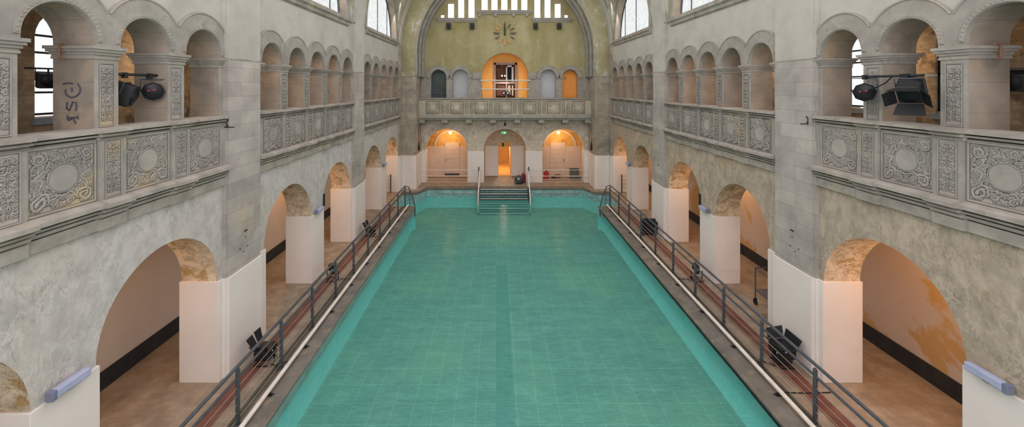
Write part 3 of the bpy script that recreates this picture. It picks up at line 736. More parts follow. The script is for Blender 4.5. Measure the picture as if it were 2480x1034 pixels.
# orange recess in the middle
m = MB(); m.plate([(-1.47, 4.31), (1.51, 4.31)] + arc(.02, 6.77, 1.52, 0, PI, 30), [[(-.67, 4.32), (.80, 4.32), (.80, 7.68), (-.67, 7.68)]], .15, lambda u, v, w: (u, 27.1+w, v))
a = arc(.02, 6.77, 1.53, 0, PI, 30)
pr = [(1.55, 4.31)] + a + [(-1.51, 4.31)]
q = pr + [(u*1.04, v+.06) for u, v in pr[::-1]]
m.add([(u, YF+.452, v) for u, v in pr] + [(u, 27.1, v) for u, v in pr], [(i, i+1, len(pr)+i+1, len(pr)+i) for i in range(len(pr)-1)])
struct(m.build('wall_recess', 'orange'))
m = MB(); m.box(-1.6, 1.6, YF+.452, 29.5, 4.2, 4.306); struct(m.build('floor_recess', 'ochre'))
m = MB(); m.box(-1.6, 1.6, 29.5, 29.6, 4.3, 8.5); m.box(-1.7, -1.6, 27.3, 29.6, 4.3, 8.5); m.box(1.6, 1.7, 27.3, 29.6, 4.3, 8.5); m.box(-1.7, 1.7, 27.3, 29.6, 8.5, 8.6)
struct(m.build('wall_back_room', 'brownCloth'))
# framed opening with half-open glazed door
m = MB(); 
m.box(-.70, -.58, 27.02, 27.12, 4.31, 7.70); m.box(.70, .82, 27.02, 27.12, 4.31, 7.70); m.box(-.70, .82, 27.02, 27.12, 7.56, 7.70)
m.box(-.70, .82, 27.04, 27.12, 6.30, 6.42); m.box(.10, .16, 27.04, 27.12, 4.31, 6.3)
do = struct(m.build('door_5', 'wineFrame'))
m = MB(); m.box(.10, .18, 27.15, 27.2, 6.42, 7.52); m.box(.48, .60, 27.15, 27.2, 6.42, 7.52); m.box(.10, .60, 27.15, 27.2, 7.42, 7.52); m.build('door_leaf', 'greyDoor', do)
m = MB(); m.box(.18, .48, 27.16, 27.19, 6.42, 7.42); m.build('dark_pane', 'doorglass', do)
m = MB(); m.box(-.52, .06, 27.5, 27.55, 5.5, 6.2); m.box(-.52, -.2, 28.2, 28.25, 6.5, 7.4); m.build('wood_board', 'red', do)
m = MB(); m.box(.22, .4, 27.4, 27.45, 5.6, 6.2); m.box(.5, .6, 27.4, 27.45, 5.5, 6.2); m.build('leaflet', 'whiteDoor', do)
t = thing('pendant_lamp', 'two small glowing white globe lamps on a stem, seen through the upper orange opening', 'lamp', None, (-.15, 28, 6.85))
m = MB(); m.sphere((0, 0, 0), .055); m.sphere((.19, 0, 0), .05); m.build('globe', 'whiteLampGlow', t)
m = MB(); m.tube([(0, 0, .05), (0, 0, .75), (0, 0, 1.6)], .012, 6); m.tube([(0, 0, .1), (.19, 0, .06)], .01, 6); m.build('stem', 'steel', t)
t = thing('twin_spotlight', 'black twin-lens lamp on the balcony floor behind the lowest white bar', 'lamp', None, (.06, 25.75, 5.5))
for i, dx in enumerate((-.13, .13)):
    m = MB(); m.lathe([(.05, .18), (.11, .12), (.125, 0), (.12, -.02)], (dx, 0, .2), 'y', 16); ho = m.build('lamp_head', 'black', t)
    m = MB(); m.sphere((dx, -.02, .2), .035, 10); m.build('lens', 'whiteLampGlow', ho)
m = MB(); m.box(-.2, .2, -.06, .06, -1.195, -1.15); m.tube([(0, 0, -1.15), (0, 0, .1)], .02, 8); m.tube([(-.13, .05, .1), (.13, .05, .1)], .02, 8); m.build('stand', 'black', t)
t = thing('guard_bars', 'two white bars fixed across the big orange arch above the balcony', 'railing', None, (0, YF-.05, 6.2))
for z, x0, x1 in ((.30, -1.55, 1.62), (-.26, -1.5, 1.55)):
    m = MB(); m.tube([(x0, 0, z), (x1, 0, z)], .042, 8); m.build('bar', 'farpipe', t)

# clock: bars and hands set straight on the wall
t = thing('wall_clock', 'faceless wall clock of gilt and dark radial bars above the orange arch', 'clock', None, (0.0, YF, 9.49))
for i in range(12):
    a = PI/2 - i*PI/6
    r0, r1, wd = (.42, .68, .058)
    mt = ['bronze', 'bronze', 'bronze', 'bronze', 'bronze', 'gold', 'gold', 'gold', 'bronze', 'bronze', 'gold', 'gold'][i]
    if i % 3 == 0: r0, r1, wd = .36, .72, .05
    c, s_ = math.cos(a), math.sin(a)
    m = MB()
    q = [(r0*c - wd/2*s_, r0*s_ + wd/2*c), (r1*c - wd*.8*s_, r1*s_ + wd*.8*c), (r1*c + wd*.8*s_, r1*s_ - wd*.8*c), (r0*c + wd/2*s_, r0*s_ - wd/2*c)]
    if i % 3 == 0:
        m.prism(q, 'y', -.05, 0)
        if i in (3, 9):
            m = MB(); m.prism([(u, v+.03) for u, v in q], 'y', -.05, 0); m.prism([(u*.9, v*.5-.05) for u, v in q], 'y', -.04, 0)
    else: m.prism(q, 'y', -.05, 0)
    m.build('hour_mark', mt, t)
for nm, ln, wd, an in (('hour_hand', .34, .05, 90), ('minute_hand', .58, .035, 91.5)):
    a = R_(an); c, s_ = math.cos(a), math.sin(a); m = MB()
    m.prism([(-.14*c-wd*s_, -.14*s_+wd*c), (ln*c-wd*s_, ln*s_+wd*c), (ln*c+wd*s_, ln*s_-wd*c), (-.14*c+wd*s_, -.14*s_-wd*c)], 'y', -.08 if nm[0] == 'm' else -.07, -.05)
    m.build(nm, 'black', t)
# four loudspeakers
for i, (px, lb) in enumerate(((1087, 'leftmost of four, under the left window strips'), (1144, 'second from left, left of the clock'), (1296.5, 'third from left, right of the clock'), (1353.5, 'rightmost of four, under the right window strips'))):
    x = (px-1204)/38.0 + CX
    t = thing('loudspeaker', 'small black wall loudspeaker, ' + lb, 'loudspeaker', 'loudspeakers high on the end wall', (x, YF-.13, 9.93))
    m = MB(); m.bevbox(-.14, .14, -.12, .12, -.19, .19, .015); m.build('cabinet', 'black', t)
    m = MB(); m.lathe([(.09, 0), (.09, -.012), (.05, -.004), (.03, -.012)], (0, -.12, -.05), 'y', 18); m.lathe([(.035, 0), (.035, -.01)], (0, -.12, .11), 'y', 12); m.build('driver', 'lens', t)
    m = MB(); m.box(-.03, .03, .11, .13, -.05, .05); m.build('bracket', 'rail', t)

# far aisle behind the three low arches
m = MB(); YB = 27.7
m.plate([(-8.7, 0), (-.40, 0), (-.40, 2.02), (.43, 2.02), (.43, 0), (8.7, 0), (8.7, 4.05), (-8.7, 4.05)], [], .3, lambda u, v, w: (u, YB+w, v))
w2 = struct(m.build('wall_back', 'ochreArch'))
for a, b in ((-6.2, -.40), (.43, 6.2)):
    m = MB(); m.box(a, b, YB-.03, YB, 0, 2.05); m.build('white_dado', 'whiteDoor', w2)
m = MB(); m.box(-6.2, 6.2, YF+.5, YB+4, 4.052, 4.29); struct(m.build('ceiling_far_aisle', 'ochreArch'))
# inner arches on the back wall
for c in far_low:
    m = MB(); m.plate(arc(c+.05, 2.05, 1.13, 0, PI, 24) + arc(c+.05, 2.05, 1.0, PI, 0, 24), [], .06, lambda u, v, w: (u, YB-.06+w, v)); m.build('blind_arch', 'whiteDoor' if c else 'farPlaster', w2)
# plain tympanum wall colours: middle is grey plaster
m = MB(); m.plate(arc(.05, 2.06, 1.6, 0, PI, 24), [], .02, lambda u, v, w: (u, YB-.021+w, v)); m.build('arch_tympanum', 'farPlaster', w2)
# corridor behind the middle
m = MB(); m.box(-.7, -.40, YB+.3, 33, 0, 2.7); m.box(.43, .73, YB+.3, 33, 0, 2.7); m.box(-.7, .73, 33, 33.2, 0, 2.7); m.box(-.7, .73, YB+.3, 33, 2.5, 2.6); m.box(-.7, .73, YB, 33, -.1, -.002)
struct(m.build('wall_corridor', 'ochre'))
for i, (a, b) in enumerate(((-1.30, -.42), (.44, 1.32))):
    d = MB(); d.bevbox(a, b, YB-.14, YB-.07, .06, 2.1, .006); do = struct(d.build('door_%d' % (6+i), 'dado'))
    d = MB(); d.box(b-.06 if i == 0 else a, b if i == 0 else a+.06, YB-.16, YB-.06, .03, 2.28); d.build('edge_post', 'dado', do)
m = MB(); m.box(-.40, .43, YB-.06, YB-.02, 2.02, 2.32); m.box(-.06, .02, YB-.12, YB-.06, 2.05, 2.27); struct(m.build('trim_4', 'orange'))
m = MB(); m.bevbox(-.15, -.03, YB-.15, YB-.06, 2.06, 2.28, .01); tag(m.build('door_closer', 'black'), 'small black box above the middle doorway', 'fitting')
for i, c in enumerate((-3.55, 3.62)):
    d = MB(); d.bevbox(c-.50, c+.50, YB-.08, YB-.03, .1, 2.3, .006); do = struct(d.build('door_%d' % (8+i), 'whiteDoor'))
    d = MB()
    for z in (.38, .68, .98, 1.28, 1.58, 1.88): d.box(c-.42, c+.42, YB-.095, YB-.08, z-.012, z+.012)
    d.build('panel_moulding', 'whiteDoor', do)
    hx = c-.42 if i == 0 else c+.42
    d = MB(); d.box(hx-.03, hx+.03, YB-.12, YB-.08, 1.05, 1.2); d.tube([(hx, YB-.14, 1.15), (hx+(.1 if i == 0 else -.1), YB-.14, 1.15)], .012, 6); d.build('door_handle', 'steel', do)
    if i == 0:
        d = MB(); d.box(c-.5, c+.5, YB-.10, YB-.08, .1, .22); d.build('kick_plate', 'rail', do)
for i, x in enumerate((-3.6, 3.58)):
    t = thing('globe_lamp', 'small glowing globe lamp hanging in the %s arch of the end wall' % ('left' if i == 0 else 'right'), 'lamp', None, (x, 27.0, 3.05))
    m = MB(); m.sphere((0, 0, 0), .105); m.build('globe', 'bulb', t)
    m = MB(); m.tube([(0, 0, .08), (0, 0, 1.0)], .012, 6); m.lathe([(.05, .08), (.04, .12), (.02, .15)], (0, 0, -.02), 'z', 10); m.build('stem', 'steel', t)
# exit sign and hanging lamp under the balcony
t = thing('exit_sign', 'green illuminated running-man exit sign hanging in the middle arch', 'sign', None, (-.05, 26.1, 3.15))
m = MB(); m.bevbox(-.17, .17, -.03, .03, -.07, .07, .008); m.build('sign_box', 'exit', t)
m = MB(); m.sphere((-.055, -.032, .035), .012, 8, (1, .3, 1)); m.tube([(-.06, -.033, .02), (-.075, -.033, -.01), (-.055, -.033, -.03), (-.065, -.033, -.055)], .006, 5)
m.tube([(-.075, -.033, -.01), (-.095, -.033, -.03)], .006, 5); m.tube([(-.09, -.033, .012), (-.06, -.033, .018), (-.04, -.033, .0)], .005, 5)
m.box(.02, .08, -.034, -.031, -.055, .05); m.tube([(-.02, -.033, 0), (.0, -.033, 0)], .006, 5); m.build('pictogram', 'exitW', t)
m = MB(); m.tube([(0, 0, .07), (0, 0, .9)], .01, 6); m.build('rod', 'rail', t)
t = thing('hanging_fitting', 'small black fitting hanging below the middle of the end balcony', 'lamp', None, (.0, 25.45, 3.82))
m = MB(); m.lathe([(.07, -.16), (.075, -.1), (.05, .0), (.03, .03)], (0, 0, 0), 'z', 12); m.build('shade', 'black', t)
m = MB(); m.tube([(0, 0, .02), (0, 0, .30)], .015, 6); m.build('rod', 'black', t)

# ------------------------------------------------------------------ floor, pool
PE, PN, PC, PD = 4.655, 5.97, 4.93, 5.12      # coping edge, pocket edge, chamfer
YP0, YP1, YP2 = 20.75, 23.4, 24.5
CO = 5.30                                      # outer edge of coping
pool = [(-PE, -1.5), (PE, -1.5), (PE, YP0), (PN, YP0), (PN, YP1), (PD, YP1), (PC-.25, YP2), (-PC+.25, YP2), (-PD, YP1), (-PN, YP1), (-PN, YP0), (-PE, YP0)]
m = MB()
hole = [(-CO, -2.5), (CO, -2.5), (CO, YP0), (PN+.0, YP0), (PN, YP1-.0), (PN, YP1+.28), (PD-.05, YP1+.28), (PC-.15, YP2+.42), (-PC+.15, YP2+.42), (-PD+.05, YP1+.28), (-PN, YP1+.28), (-PN, YP0), (-CO, YP0)]
m.plate([(-8.7, -3), (8.7, -3), (8.7, 28), (-8.7, 28)], [hole], .14, lambda u, v, w: (u, v, -.14+w))
fl = struct(m.build('floor', 'deck'))
m = MB()
# coping: side slabs, end slabs
for s in (-1, 1):
    m.bevbox(min(s*PE, s*(CO-.12)), max(s*PE, s*(CO-.12)), -2.4, YP0, -.05, .004, .010)
cop = [(-PN, YP1), (-PD, YP1), (-PC+.25, YP2), (PC-.25, YP2), (PD, YP1), (PN, YP1), (PN, YP1+.28), (PD-.05, YP1+.28), (PC-.15, YP2+.42), (-PC+.15, YP2+.42), (-PD+.05, YP1+.28), (-PN, YP1+.28)]
m.prism(cop, 'z', -.13, .006)
struct(m.build('trim_coping', 'concrete'))
m = MB()
for s in (-1, 1):
    m.box(min(s*(CO-.12), s*CO), max(s*(CO-.12), s*CO), -2.4, YP0, -.14, -.03)
    m.box(min(s*(CO-.005), s*(CO+.05)), max(s*(CO-.005), s*(CO+.05)), -2.4, YP0, -.14, .006)
struct(m.build('trim_gutter', 'gutter'))
m = MB()
for s in (-1, 1):
    m.box(min(s*5.60, s*5.94), max(s*5.60, s*5.94), -2.4, YP0-.1, -.01, .007)
struct(m.build('trim_red_strip', 'red'))
# basin
ZW, ZB = -.57, -1.19
WL, WR, BL, BR = -4.86, 5.03, -4.79, 4.85
m = MB()
def quad(a, b, c, d): m.add([a, b, c, d], [(0, 1, 2, 3)])
m.mat(0)
quad((-PE, -2.4, -.045), (-PE, YP0, -.045), (WL, YP0, ZW), (WL, -2.4, ZW)); quad((PE, -2.4, -.045), (PE, YP0, -.045), (WR, YP0, ZW), (WR, -2.4, ZW))
for s in (-1, 1):
    quad((s*PN, YP0, -.12), (s*PN, YP1, -.12), (s*PN, YP1, ZW), (s*PN, YP0, ZW))
    quad((s*PE, YP0, 0), (s*PN, YP0, 0), (s*PN, YP0, ZW), (s*PE, YP0, ZW))
m.mat(3)
quad((-PN, YP1, -.12), (-PD, YP1, -.12), (-PD, YP1, ZW), (-PN, YP1, ZW)); quad((PN, YP1, -.12), (PD, YP1, -.12), (PD, YP1, ZW), (PN, YP1, ZW))
for s in (-1, 1): quad((s*PD, YP1, -.12), (s*(PC-.25), YP2, -.12), (s*(PC-.25), YP2, ZW), (s*PD, YP1, ZW))
quad((-PC+.25, YP2, -.12), (PC-.25, YP2, -.12), (PC-.25, YP2, ZW), (-PC+.25, YP2, ZW))
m.mat(1)
quad((WL, -2.4, ZW), (WL, YP0, ZW), (BL, YP0, ZB), (BL, -2.4, ZB)); quad((WR, -2.4, ZW), (WR, YP0, ZW), (BR, YP0, ZB), (BR, -2.4, ZB))
for s in (-1, 1):
    quad((s*PN, YP0, ZW), (s*PN, YP1, ZW), (s*PN, YP1, ZB), (s*PN, YP0, ZB))
    quad((s*PE, YP0, ZW), (s*PN, YP0, ZW), (s*PN, YP0, ZB), (s*PE, YP0, ZB))
    quad((s*PD, YP1, ZW), (s*PN, YP1, ZW), (s*PN, YP1, ZB), (s*PD, YP1, ZB))
    quad((s*PD, YP1, ZW), (s*(PC-.25), YP2, ZW), (s*(PC-.25), YP2, ZB), (s*PD, YP1, ZB))
quad((-PC+.25, YP2, ZW), (PC-.25, YP2, ZW), (PC-.25, YP2, ZB), (-PC+.25, YP2, ZB))
quad((-5.5, -2.4, 0), (5.5, -2.4, 0), (5.5, -2.4, ZB), (-5.5, -2.4, ZB))
m.mat(2); quad((-6.2, -2.5, ZB), (6.2, -2.5, ZB), (6.2, 24.6, ZB), (-6.2, 24.6, ZB))
m.mat(4); m.box(-.52, -.10, -2.3, 16.6, ZB, ZB+.004)
pb = m.build('pool_basin', ['poolTile', 'poolUnder', 'poolFloor', 'poolEnd', 'lane'], fixn=False); struct(pb)
# grab pipes on the end wall of the pool
for s, sn in SIDES:
    t = thing('pool_grab_pipe', 'thin pale pipe along the tiled end of the pool, %s of the steps' % sn, 'pipe', None, (s*3.0, YP2-.06, -.30))
    a, b = (-1.1, 1.35)
    if s > 0: a, b = -1.0, 1.45
    m = MB(); m.tube([(a, 0, 0), (b, 0, 0)], .022, 8); m.build('pipe', 'wire', t)
    for x in (a+.05, (a+b)/2, b-.2):
        m = MB(); m.tube([(x, .0, 0), (x, .06, 0)], .018, 6); m.build('bracket', 'rail', t)
# water
m = MB(); m.add([(WL, -2.4, ZW), (WR, -2.4, ZW), (WR, YP0, ZW), (PN, YP0, ZW), (PN, YP1, ZW), (PD, YP1, ZW), (PC-.25, YP2, ZW), (-PC+.25, YP2, ZW), (-PD, YP1, ZW), (-PN, YP1, ZW), (-PN, YP0, ZW), (WL, YP0, ZW)], [tuple(range(12))])
wo = m.build('water', 'water'); tag(wo, 'clear turquoise water filling the long pool', 'water', None, 'stuff')

# steps into the pool
t = thing('pool_stairs', 'open pool stairs with pale-edged dark treads at the far end', 'stairs', None, (-.10, 24.3, 0))
off = (.10, -24.3, 0)
sx0, sx1 = -1.50, 1.32
for i, (z, y) in enumerate(((-.03, 24.35), (-.237, 24.10), (-.46, 23.85), (-.656, 23.60), (-.87, 23.35), (-1.09, 23.10))):
    m = MB(); m.bevbox(sx0, sx1, y, y+.24, z-.05, z-.006, .004)
    m.box(sx0, sx1, y+.22, y+.24, z-.14, z-.05)
    to = m.build('tread', 'black', t, off)
    m = MB(); m.bevbox(sx0, sx1, y-.03, y+.03, z-.03, z+.01, .004); m.build('pale_nosing', 'farpipe', to)
for x, nm in ((-1.56, 0), (1.38, 1)):
    m = MB(); m.prism([(24.55, -.02), (24.55, -.3), (23.05, -1.185), (22.95, -1.0), (24.35, .06)], 'x', x-.03, x+.03); m.build('stringer', 'black', t, off)
    m = MB(); m.tube([(x, 24.75, .02), (x, 24.75, .95), (x, 24.55, 1.0), (x, 24.3, .88), (x, 23.0, -.20), (x, 22.95, -.35), (x, 22.95, -1.0)], .04, 10); m.build('handrail', 'farpipe', t, off)

# rails at the far end
for s, sn in SIDES:
    xa, xb = (-5.28, -1.63) if s < 0 else (1.46, 5.28)
    t = thing('far_railing', 'low white horizontal-bar railing before the %s end arch' % sn, 'railing', 'white bar railings before the end arches', ((xa+xb)/2, 25.2, 0))
    o_ = -(xa+xb)/2
    for z, r in ((.94, .022), (.56, .022), (.36, .010), (.2, .010)):
        m = MB(); m.tube([(xa+o_, 0, z), (xb+o_, 0, z)], r, 8); m.build('bar', 'farpipe', t)
    xx = xb+o_ if s < 0 else xa+o_
    m = MB(); m.bevbox(xx-.04, xx+.04, -.03, .03, 0.0, 1.08, .005); m.sphere((xx, 0, 1.1), .045, 8); m.build('dark_post', 'rail', t)
    xx = xa+o_ if s < 0 else xb+o_
    m = MB(); m.bevbox(xx-.02, xx+.02, -.02, .02, 0, .98, .004); m.build('end_post', 'farpipe', t)

# clutter before the far doors
def cyl(name, mt, prof, c, par, ax='z', n=16): m = MB(); m.lathe(prof, c, ax, n); return m.build(name, mt, par)
t = thing('round_fan', 'dark round drum lamp with a silver centre on the floor right of the middle doorway', 'lamp', None, (.86, 25.55, 0))
m = MB(); m.lathe([(.20, .16), (.235, .1), (.245, 0), (.235, -.05), (.20, -.06)], (0, 0, .30), 'y', 24); m.build('drum', 'rail', t)
m = MB(); m.sphere((0, -.06, .32), .075, 12, (1, .4, 1)); m.build('silver_centre', 'greyDoor', t)
m = MB(); m.box(-.2, .2, -.12, .16, 0, .05); m.box(-.25, -.21, -.03, .03, 0.02, .34); m.box(.21, .25, -.03, .03, .02, .34); m.build('foot', 'black', t)
t = thing('red_bag', 'dark red upright bag beside the dark drum lamp', 'bag', None, (1.18, 25.8, 0))
m = MB(); m.bevbox(-.15, .15, -.1, .1, 0, .5, .05); m.sphere((0, 0, .5), .13, 12, (1, .7, .8)); m.build('body', 'bagRed', t)
m = MB(); m.tube([(-.06, 0, .58), (-.05, 0, .68), (.05, 0, .68), (.06, 0, .58)], .012, 6); m.build('handle', 'bagRed', t)
t = thing('fuel_can', 'bright red canister on the floor in the right end arch', 'canister', None, (2.78, 27.0, 0))
m = MB(); m.bevbox(-.17, .17, -.1, .1, 0, .46, .035); m.build('body', 'redbag', t)
m = MB(); m.lathe([(.05, 0), (.05, .08), (.03, .1), (.03, .16)], (0, 0, .45), 'z', 10); m.build('cap', 'black', t)
t = thing('crumpled_bundle', 'brown and black bundle on the floor in front of the right cream door', 'bundle', None, (3.42, 26.95, 0))
m = MB(); m.sphere((.08, 0, .17), .18, 12, (1.1, .8, .95)); m.sphere((.18, .02, .22), .12, 10); m.build('cloth', 'brownCloth', t)
m = MB(); m.sphere((-.17, 0, .1), .13, 12, (1.2, .8, .75)); m.build('black_case', 'black', t)
m = MB(); m.tube([(-.3, -.05, .02), (-.1, -.14, .03), (.1, -.15, .02), (.2, -.1, .03)], .012, 6); m.build('strap', 'farpipe', t)
t = thing('storage_crate', 'dark grey green crate with a lid near the right pier of the right end arch', 'crate', None, (4.62, 26.9, 0))
m = MB(); m.bevbox(-.27, .27, -.2, .2, 0, .58, .02); m.box(-.22, .22, -.21, -.2, .1, .2); m.build('bin', 'crate', t)
m = MB(); m.bevbox(-.30, .30, -.22, .22, .58, .68, .02); m.build('lid', 'baseb', t)

# ------------------------------------------------------------------ long railings along the pool
for s, sn, X in ((-1, 'left', -5.17), (1, 'right', 5.25)):
    t = thing('pool_railing', 'long dark steel pool railing with thin wires along the %s edge' % sn, 'railing', None, (X, 11, 0))
    posts = [7.34 + 1.48*i for i in range(-3, 10)]
    for y in posts:
        if y < 5: continue
        m = MB(); m.bevbox(-.028, .028, y-11-.028, y-11+.028, 0, 1.0, .004); m.bevbox(-.06, .06, y-11-.06, y-11+.06, .0, .012, .003); m.sphere((0, y-11, 1.0), .03, 8); po = m.build('post', 'rail', t)
    z1, z2 = (1.06, .86) if s < 0 else (1.09, .88)
    y1 = posts[-1]-11
    m = MB(); m.tube([(0, -9.5, z1), (0, y1, z1)], .03, 10); m.build('top_rail', 'rail', t)
    m = MB(); m.tube([(0, -9.5, z2), (0, y1, z2)], .024, 10); m.build('mid_rail', 'rail', t)
    for z in (.68, .53, .38, .24, .11):
        m = MB(); m.tube([(0, -9.5, z), (0, y1, z)], .0065, 6); m.build('wire', 'wire', t)
    # end bay turning down to the water
    d = -s
    m = MB(); m.tube([(0, y1, z1), (d*.18, y1+.03, z1-.06), (d*.42, y1+.05, .35), (d*.50, y1+.05, -.05), (d*.50, y1+.05, -.50)], .026, 8); m.build('end_handrail', 'rail', t)
    for q in range(5):
        z = .92-.19*q
        m = MB(); m.tube([(0, y1, z), (d*(.20+.055*q), y1+.04, z)], .012, 6); m.build('end_rung', 'rail', t)
    m = MB(); m.tube([(d*.22, y1+.04, z1-.15), (d*.22, y1+.04, 0)], .014, 6); m.build('end_upright', 'rail', t)

for s, sn, X in ((-1, 'left', -4.98), (1, 'right', 5.06)):
    t = thing('white_pipe', 'long white pipe on low brackets along the %s pool coping' % sn, 'pipe', None, (X, 10, 0))
    m = MB(); m.tube([(0, -8.5, .13), (0, YP0-10-.15, .13)], .043, 12); m.build('pipe', 'whitepipe', t)
    k = 0
    for y in [6.55 + 1.48*i for i in range(0, 10)]:
        m = MB(); m.box(-.05, .05, y-10-.03, y-10+.03, .004, .016); m.tube([(0, y-10, .01), (0, y-10, .10)], .012, 6); m.tube([(0, y-10, .06), (s*-.10, y-10, .03)], .010, 6); m.build('bracket', 'black', t)
# thin black cable along the right edge
m = MB(); m.tube([(4.685, -2, -.12)] + [(4.685+.004*math.sin(y*3), y, -.12-.008*abs(math.sin(y*1.1))) for y in np.arange(0, 20.3, .5)], .024, 6)
tag(m.build('black_cable', 'black'), 'thin black cable running along the inner right pool edge', 'cable')
# short rails with hooks on the far deck by the side arches
for s, sn in SIDES:
    x = -6.62 if s < 0 else 6.68
    t = thing('side_railing', 'short dark post railing across the end of the %s walkway' % sn, 'railing', None, (x, 23.42, 0))
    px = -.0
    m = MB(); m.bevbox(-.03, .03, -.03, .03, 0, 1.05, .004); 
    m.build('post', 'rail', t)
    for z in (.95, .72, .5, .3):
        m = MB(); m.tube([(0, 0, z), (s*.6, 0.05, z)], .012, 6); m.build('bar', 'wire', t)

# ------------------------------------------------------------------ lamps on the dado ledges
for s, sn in SIDES:
    for k in range(3):
        yc = 5.45 + PITCH*k + (.12 if s > 0 else 0)
        t = thing('ledge_lamp', 'lavender-grey emergency light box on the white dado ledge, %s wall, %s' % (sn, ['nearest the viewer', 'middle bay', 'farthest bay'][k]), 'light fitting', None, (s*(XW-.09), yc, 2.1))
        m = MB(); m.bevbox(-.05, .05, -.24, .20, 0, .12, .02); m.build('housing', 'lampBox', t)
        m = MB(); m.bevbox(-.052, .052, -.30, -.24, -.005, .125, .012); m.build('end_cap', 'lampEnd', t)
        m = MB(); m.box(min(0, s*.06), max(0, s*.06), -.06, .02, -.03, .005); m.build('wall_bracket', 'lampEnd', t)
    for k in (1,):
        y = 5.45 + PITCH*k + .42
        t = thing('wall_box', 'slim upright black box on the %s wall at the arch edge of the middle bay' % sn, 'fitting', None, (s*(XW+.06), y+.05, 2.12))
        m = MB(); m.bevbox(-.09, -.03 if s > 0 else -.03, -.05, .05, 0.0, .42, .008) if s > 0 else m.bevbox(.03, .09, -.05, .05, 0, .42, .008); m.build('case', 'black', t)
        m = MB(); m.tube([(0, 0, -.0), (0, 0, .04)], .01, 6); m.build('clip', 'black', t)

# ------------------------------------------------------------------ stage lanterns
def look(o, d):
    o.rotation_mode = 'QUATERNION'; o.rotation_quaternion = Vector(d).to_track_quat('-Y', 'Z')
def fresnel(label, loc, d, sc=1.0, flaps=True, group=None, hang=.2):
    t = thing('stage_floodlight', label, 'stage light', group, loc); look(t, d)
    S = sc
    m = MB(); m.bevbox(-.14*S, .14*S, -.05*S, .26*S, -.15*S, .15*S, .02*S)
    for q in range(4): m.box(-.145*S, .145*S, (.04+.05*q)*S, (.055+.05*q)*S, -.155*S, .155*S)
    bo = m.build('housing', 'black', t)
    m = MB(); m.lathe([(.12*S, 0), (.12*S, -.01*S), (.06*S, -.03*S), (.01*S, -.035*S)], (0, -.05*S, 0), 'y', 20); m.build('lens', 'lens', bo)
    if flaps:
        for nm, pts in (('barn_door', [(-.15, -.05, .15), (.15, -.05, .15), (.19, -.24, .24), (-.19, -.24, .24)]), ('barn_door', [(-.15, -.05, -.15), (.15, -.05, -.15), (.19, -.22, -.25), (-.19, -.22, -.25)]),
                        ('barn_door', [(-.15, -.05, -.14), (-.15, -.05, .14), (-.27, -.18, .12), (-.27, -.18, -.12)]), ('barn_door', [(.15, -.05, -.14), (.15, -.05, .14), (.27, -.18, .12), (.27, -.18, -.12)])):
            m = MB(); c = Vector((0, 0, 0)); P_ = [Vector(p)*S for p in pts]; n_ = (P_[1]-P_[0]).cross(P_[2]-P_[0]).normalized()*.004
            m.add([tuple(p-n_) for p in P_] + [tuple(p+n_) for p in P_], [(0,1,2,3), (7,6,5,4), (0,4,5,1), (1,5,6,2), (2,6,7,3), (3,7,4,0)]); m.build(nm, 'black', bo)
    m = MB(); m.tube([(-.165*S, .08*S, 0), (-.165*S, .09*S, hang*.95), (.165*S, .09*S, hang*.95), (.165*S, .08*S, 0)], .010, 6); m.build('yoke', 'rail', t)
    return t
def par(label, loc, d, r=.18, red=True, hang=.24, group=None):
    t = thing('stage_par_lamp', label, 'stage light', group, loc); look(t, d)
    m = MB(); m.lathe([(r*.55, .30), (r*.8, .26), (r*.9, .12), (r*.98, 0), (r*1.0, -.04), (r*.93, -.045), (r*.90, -.01)], (0, 0, 0), 'y', 8); bo = m.build('can', 'black', t)
    m = MB(); m.lathe([(r*.88, 0), (r*.86, -.012), (r*.4, -.03), (.01, -.035)], (0, 0, 0), 'y', 20); m.build('lens', 'lens', bo)
    if red:
        m = MB(); m.sphere((-.06, -.035, .01), .014, 8, (1.2, .5, 1)); m.sphere((.02, -.038, .025), .014, 8, (1.2, .5, 1)); m.build('red_glint', 'redlens', bo)
    m = MB(); m.tube([(-r*1.06, .08, 0), (-r*1.06, .08, hang), (r*1.06, .08, hang), (r*1.06, .08, 0)], .010, 6); m.build('yoke', 'rail', t)
    return t
def at(px, py, L=None, Y=None):
    """point on the plane of lateral distance L (from the camera axis), or at depth Y"""
    if Y is None: Y = abs(L*F/(px-1204.0))
    return (CX + (px-1204.0)/F*Y, Y, CZ - (py-210.0)/F*Y)
g = 'stage lights hung in the nearest gallery arches'
p = at(315, 232, L=5.98); fresnel('square black floodlight in the left gallery, second arch from the pilaster', p, (.80, .45, -.35), 1.15, False, g)
p = at(371, 221, L=5.9); par('round black spotlight beside a square one in the left gallery arch', p, (.60, -.8, -.05), .16, True, .2, g)
t = thing('lighting_bar', 'black bar carrying two stage lights in the left gallery arch', 'bar', None, at(330, 181, L=5.95))
m = MB(); m.tube([(0, -.42, 0), (0, .50, 0)], .022, 8); m.build('tube', 'black', t)
for a, b in ((-.24, -.18), (.22, .28)): m = MB(); m.box(-.03, .03, a, b, -.06, .03); m.build('clamp', 'black', t)
p = at(117, 196, L=7.3); fresnel('dark lamp half hidden behind the graffitied pier of the left gallery', p, (.8, -.5, -.15), .8, False, g)
t = thing('lamp_arm', 'thin black arm holding the half-hidden lamp in the left gallery', 'bar', None, (p[0], p[1], p[2]+.2)); m = MB(); m.tube([(-.1, -.25, 0), (.15, .5, 0)], .015, 6); m.build('tube', 'black', t); m = MB(); m.tube([(0, 0, 0), (0, 0, -.08)], .012, 6); m.build('drop', 'black', t)
p = at(2093, 223, L=6.5); par('round black lamp with red glints on the right gallery bar', p, (-.62, -.78, -.05), .165, True, .24, g)
p = at(2203, 228, L=6.42); fresnel('black barn-door floodlight on the right gallery bar', p, (-.72, -.42, -.62), 1.0, True, g, .25)
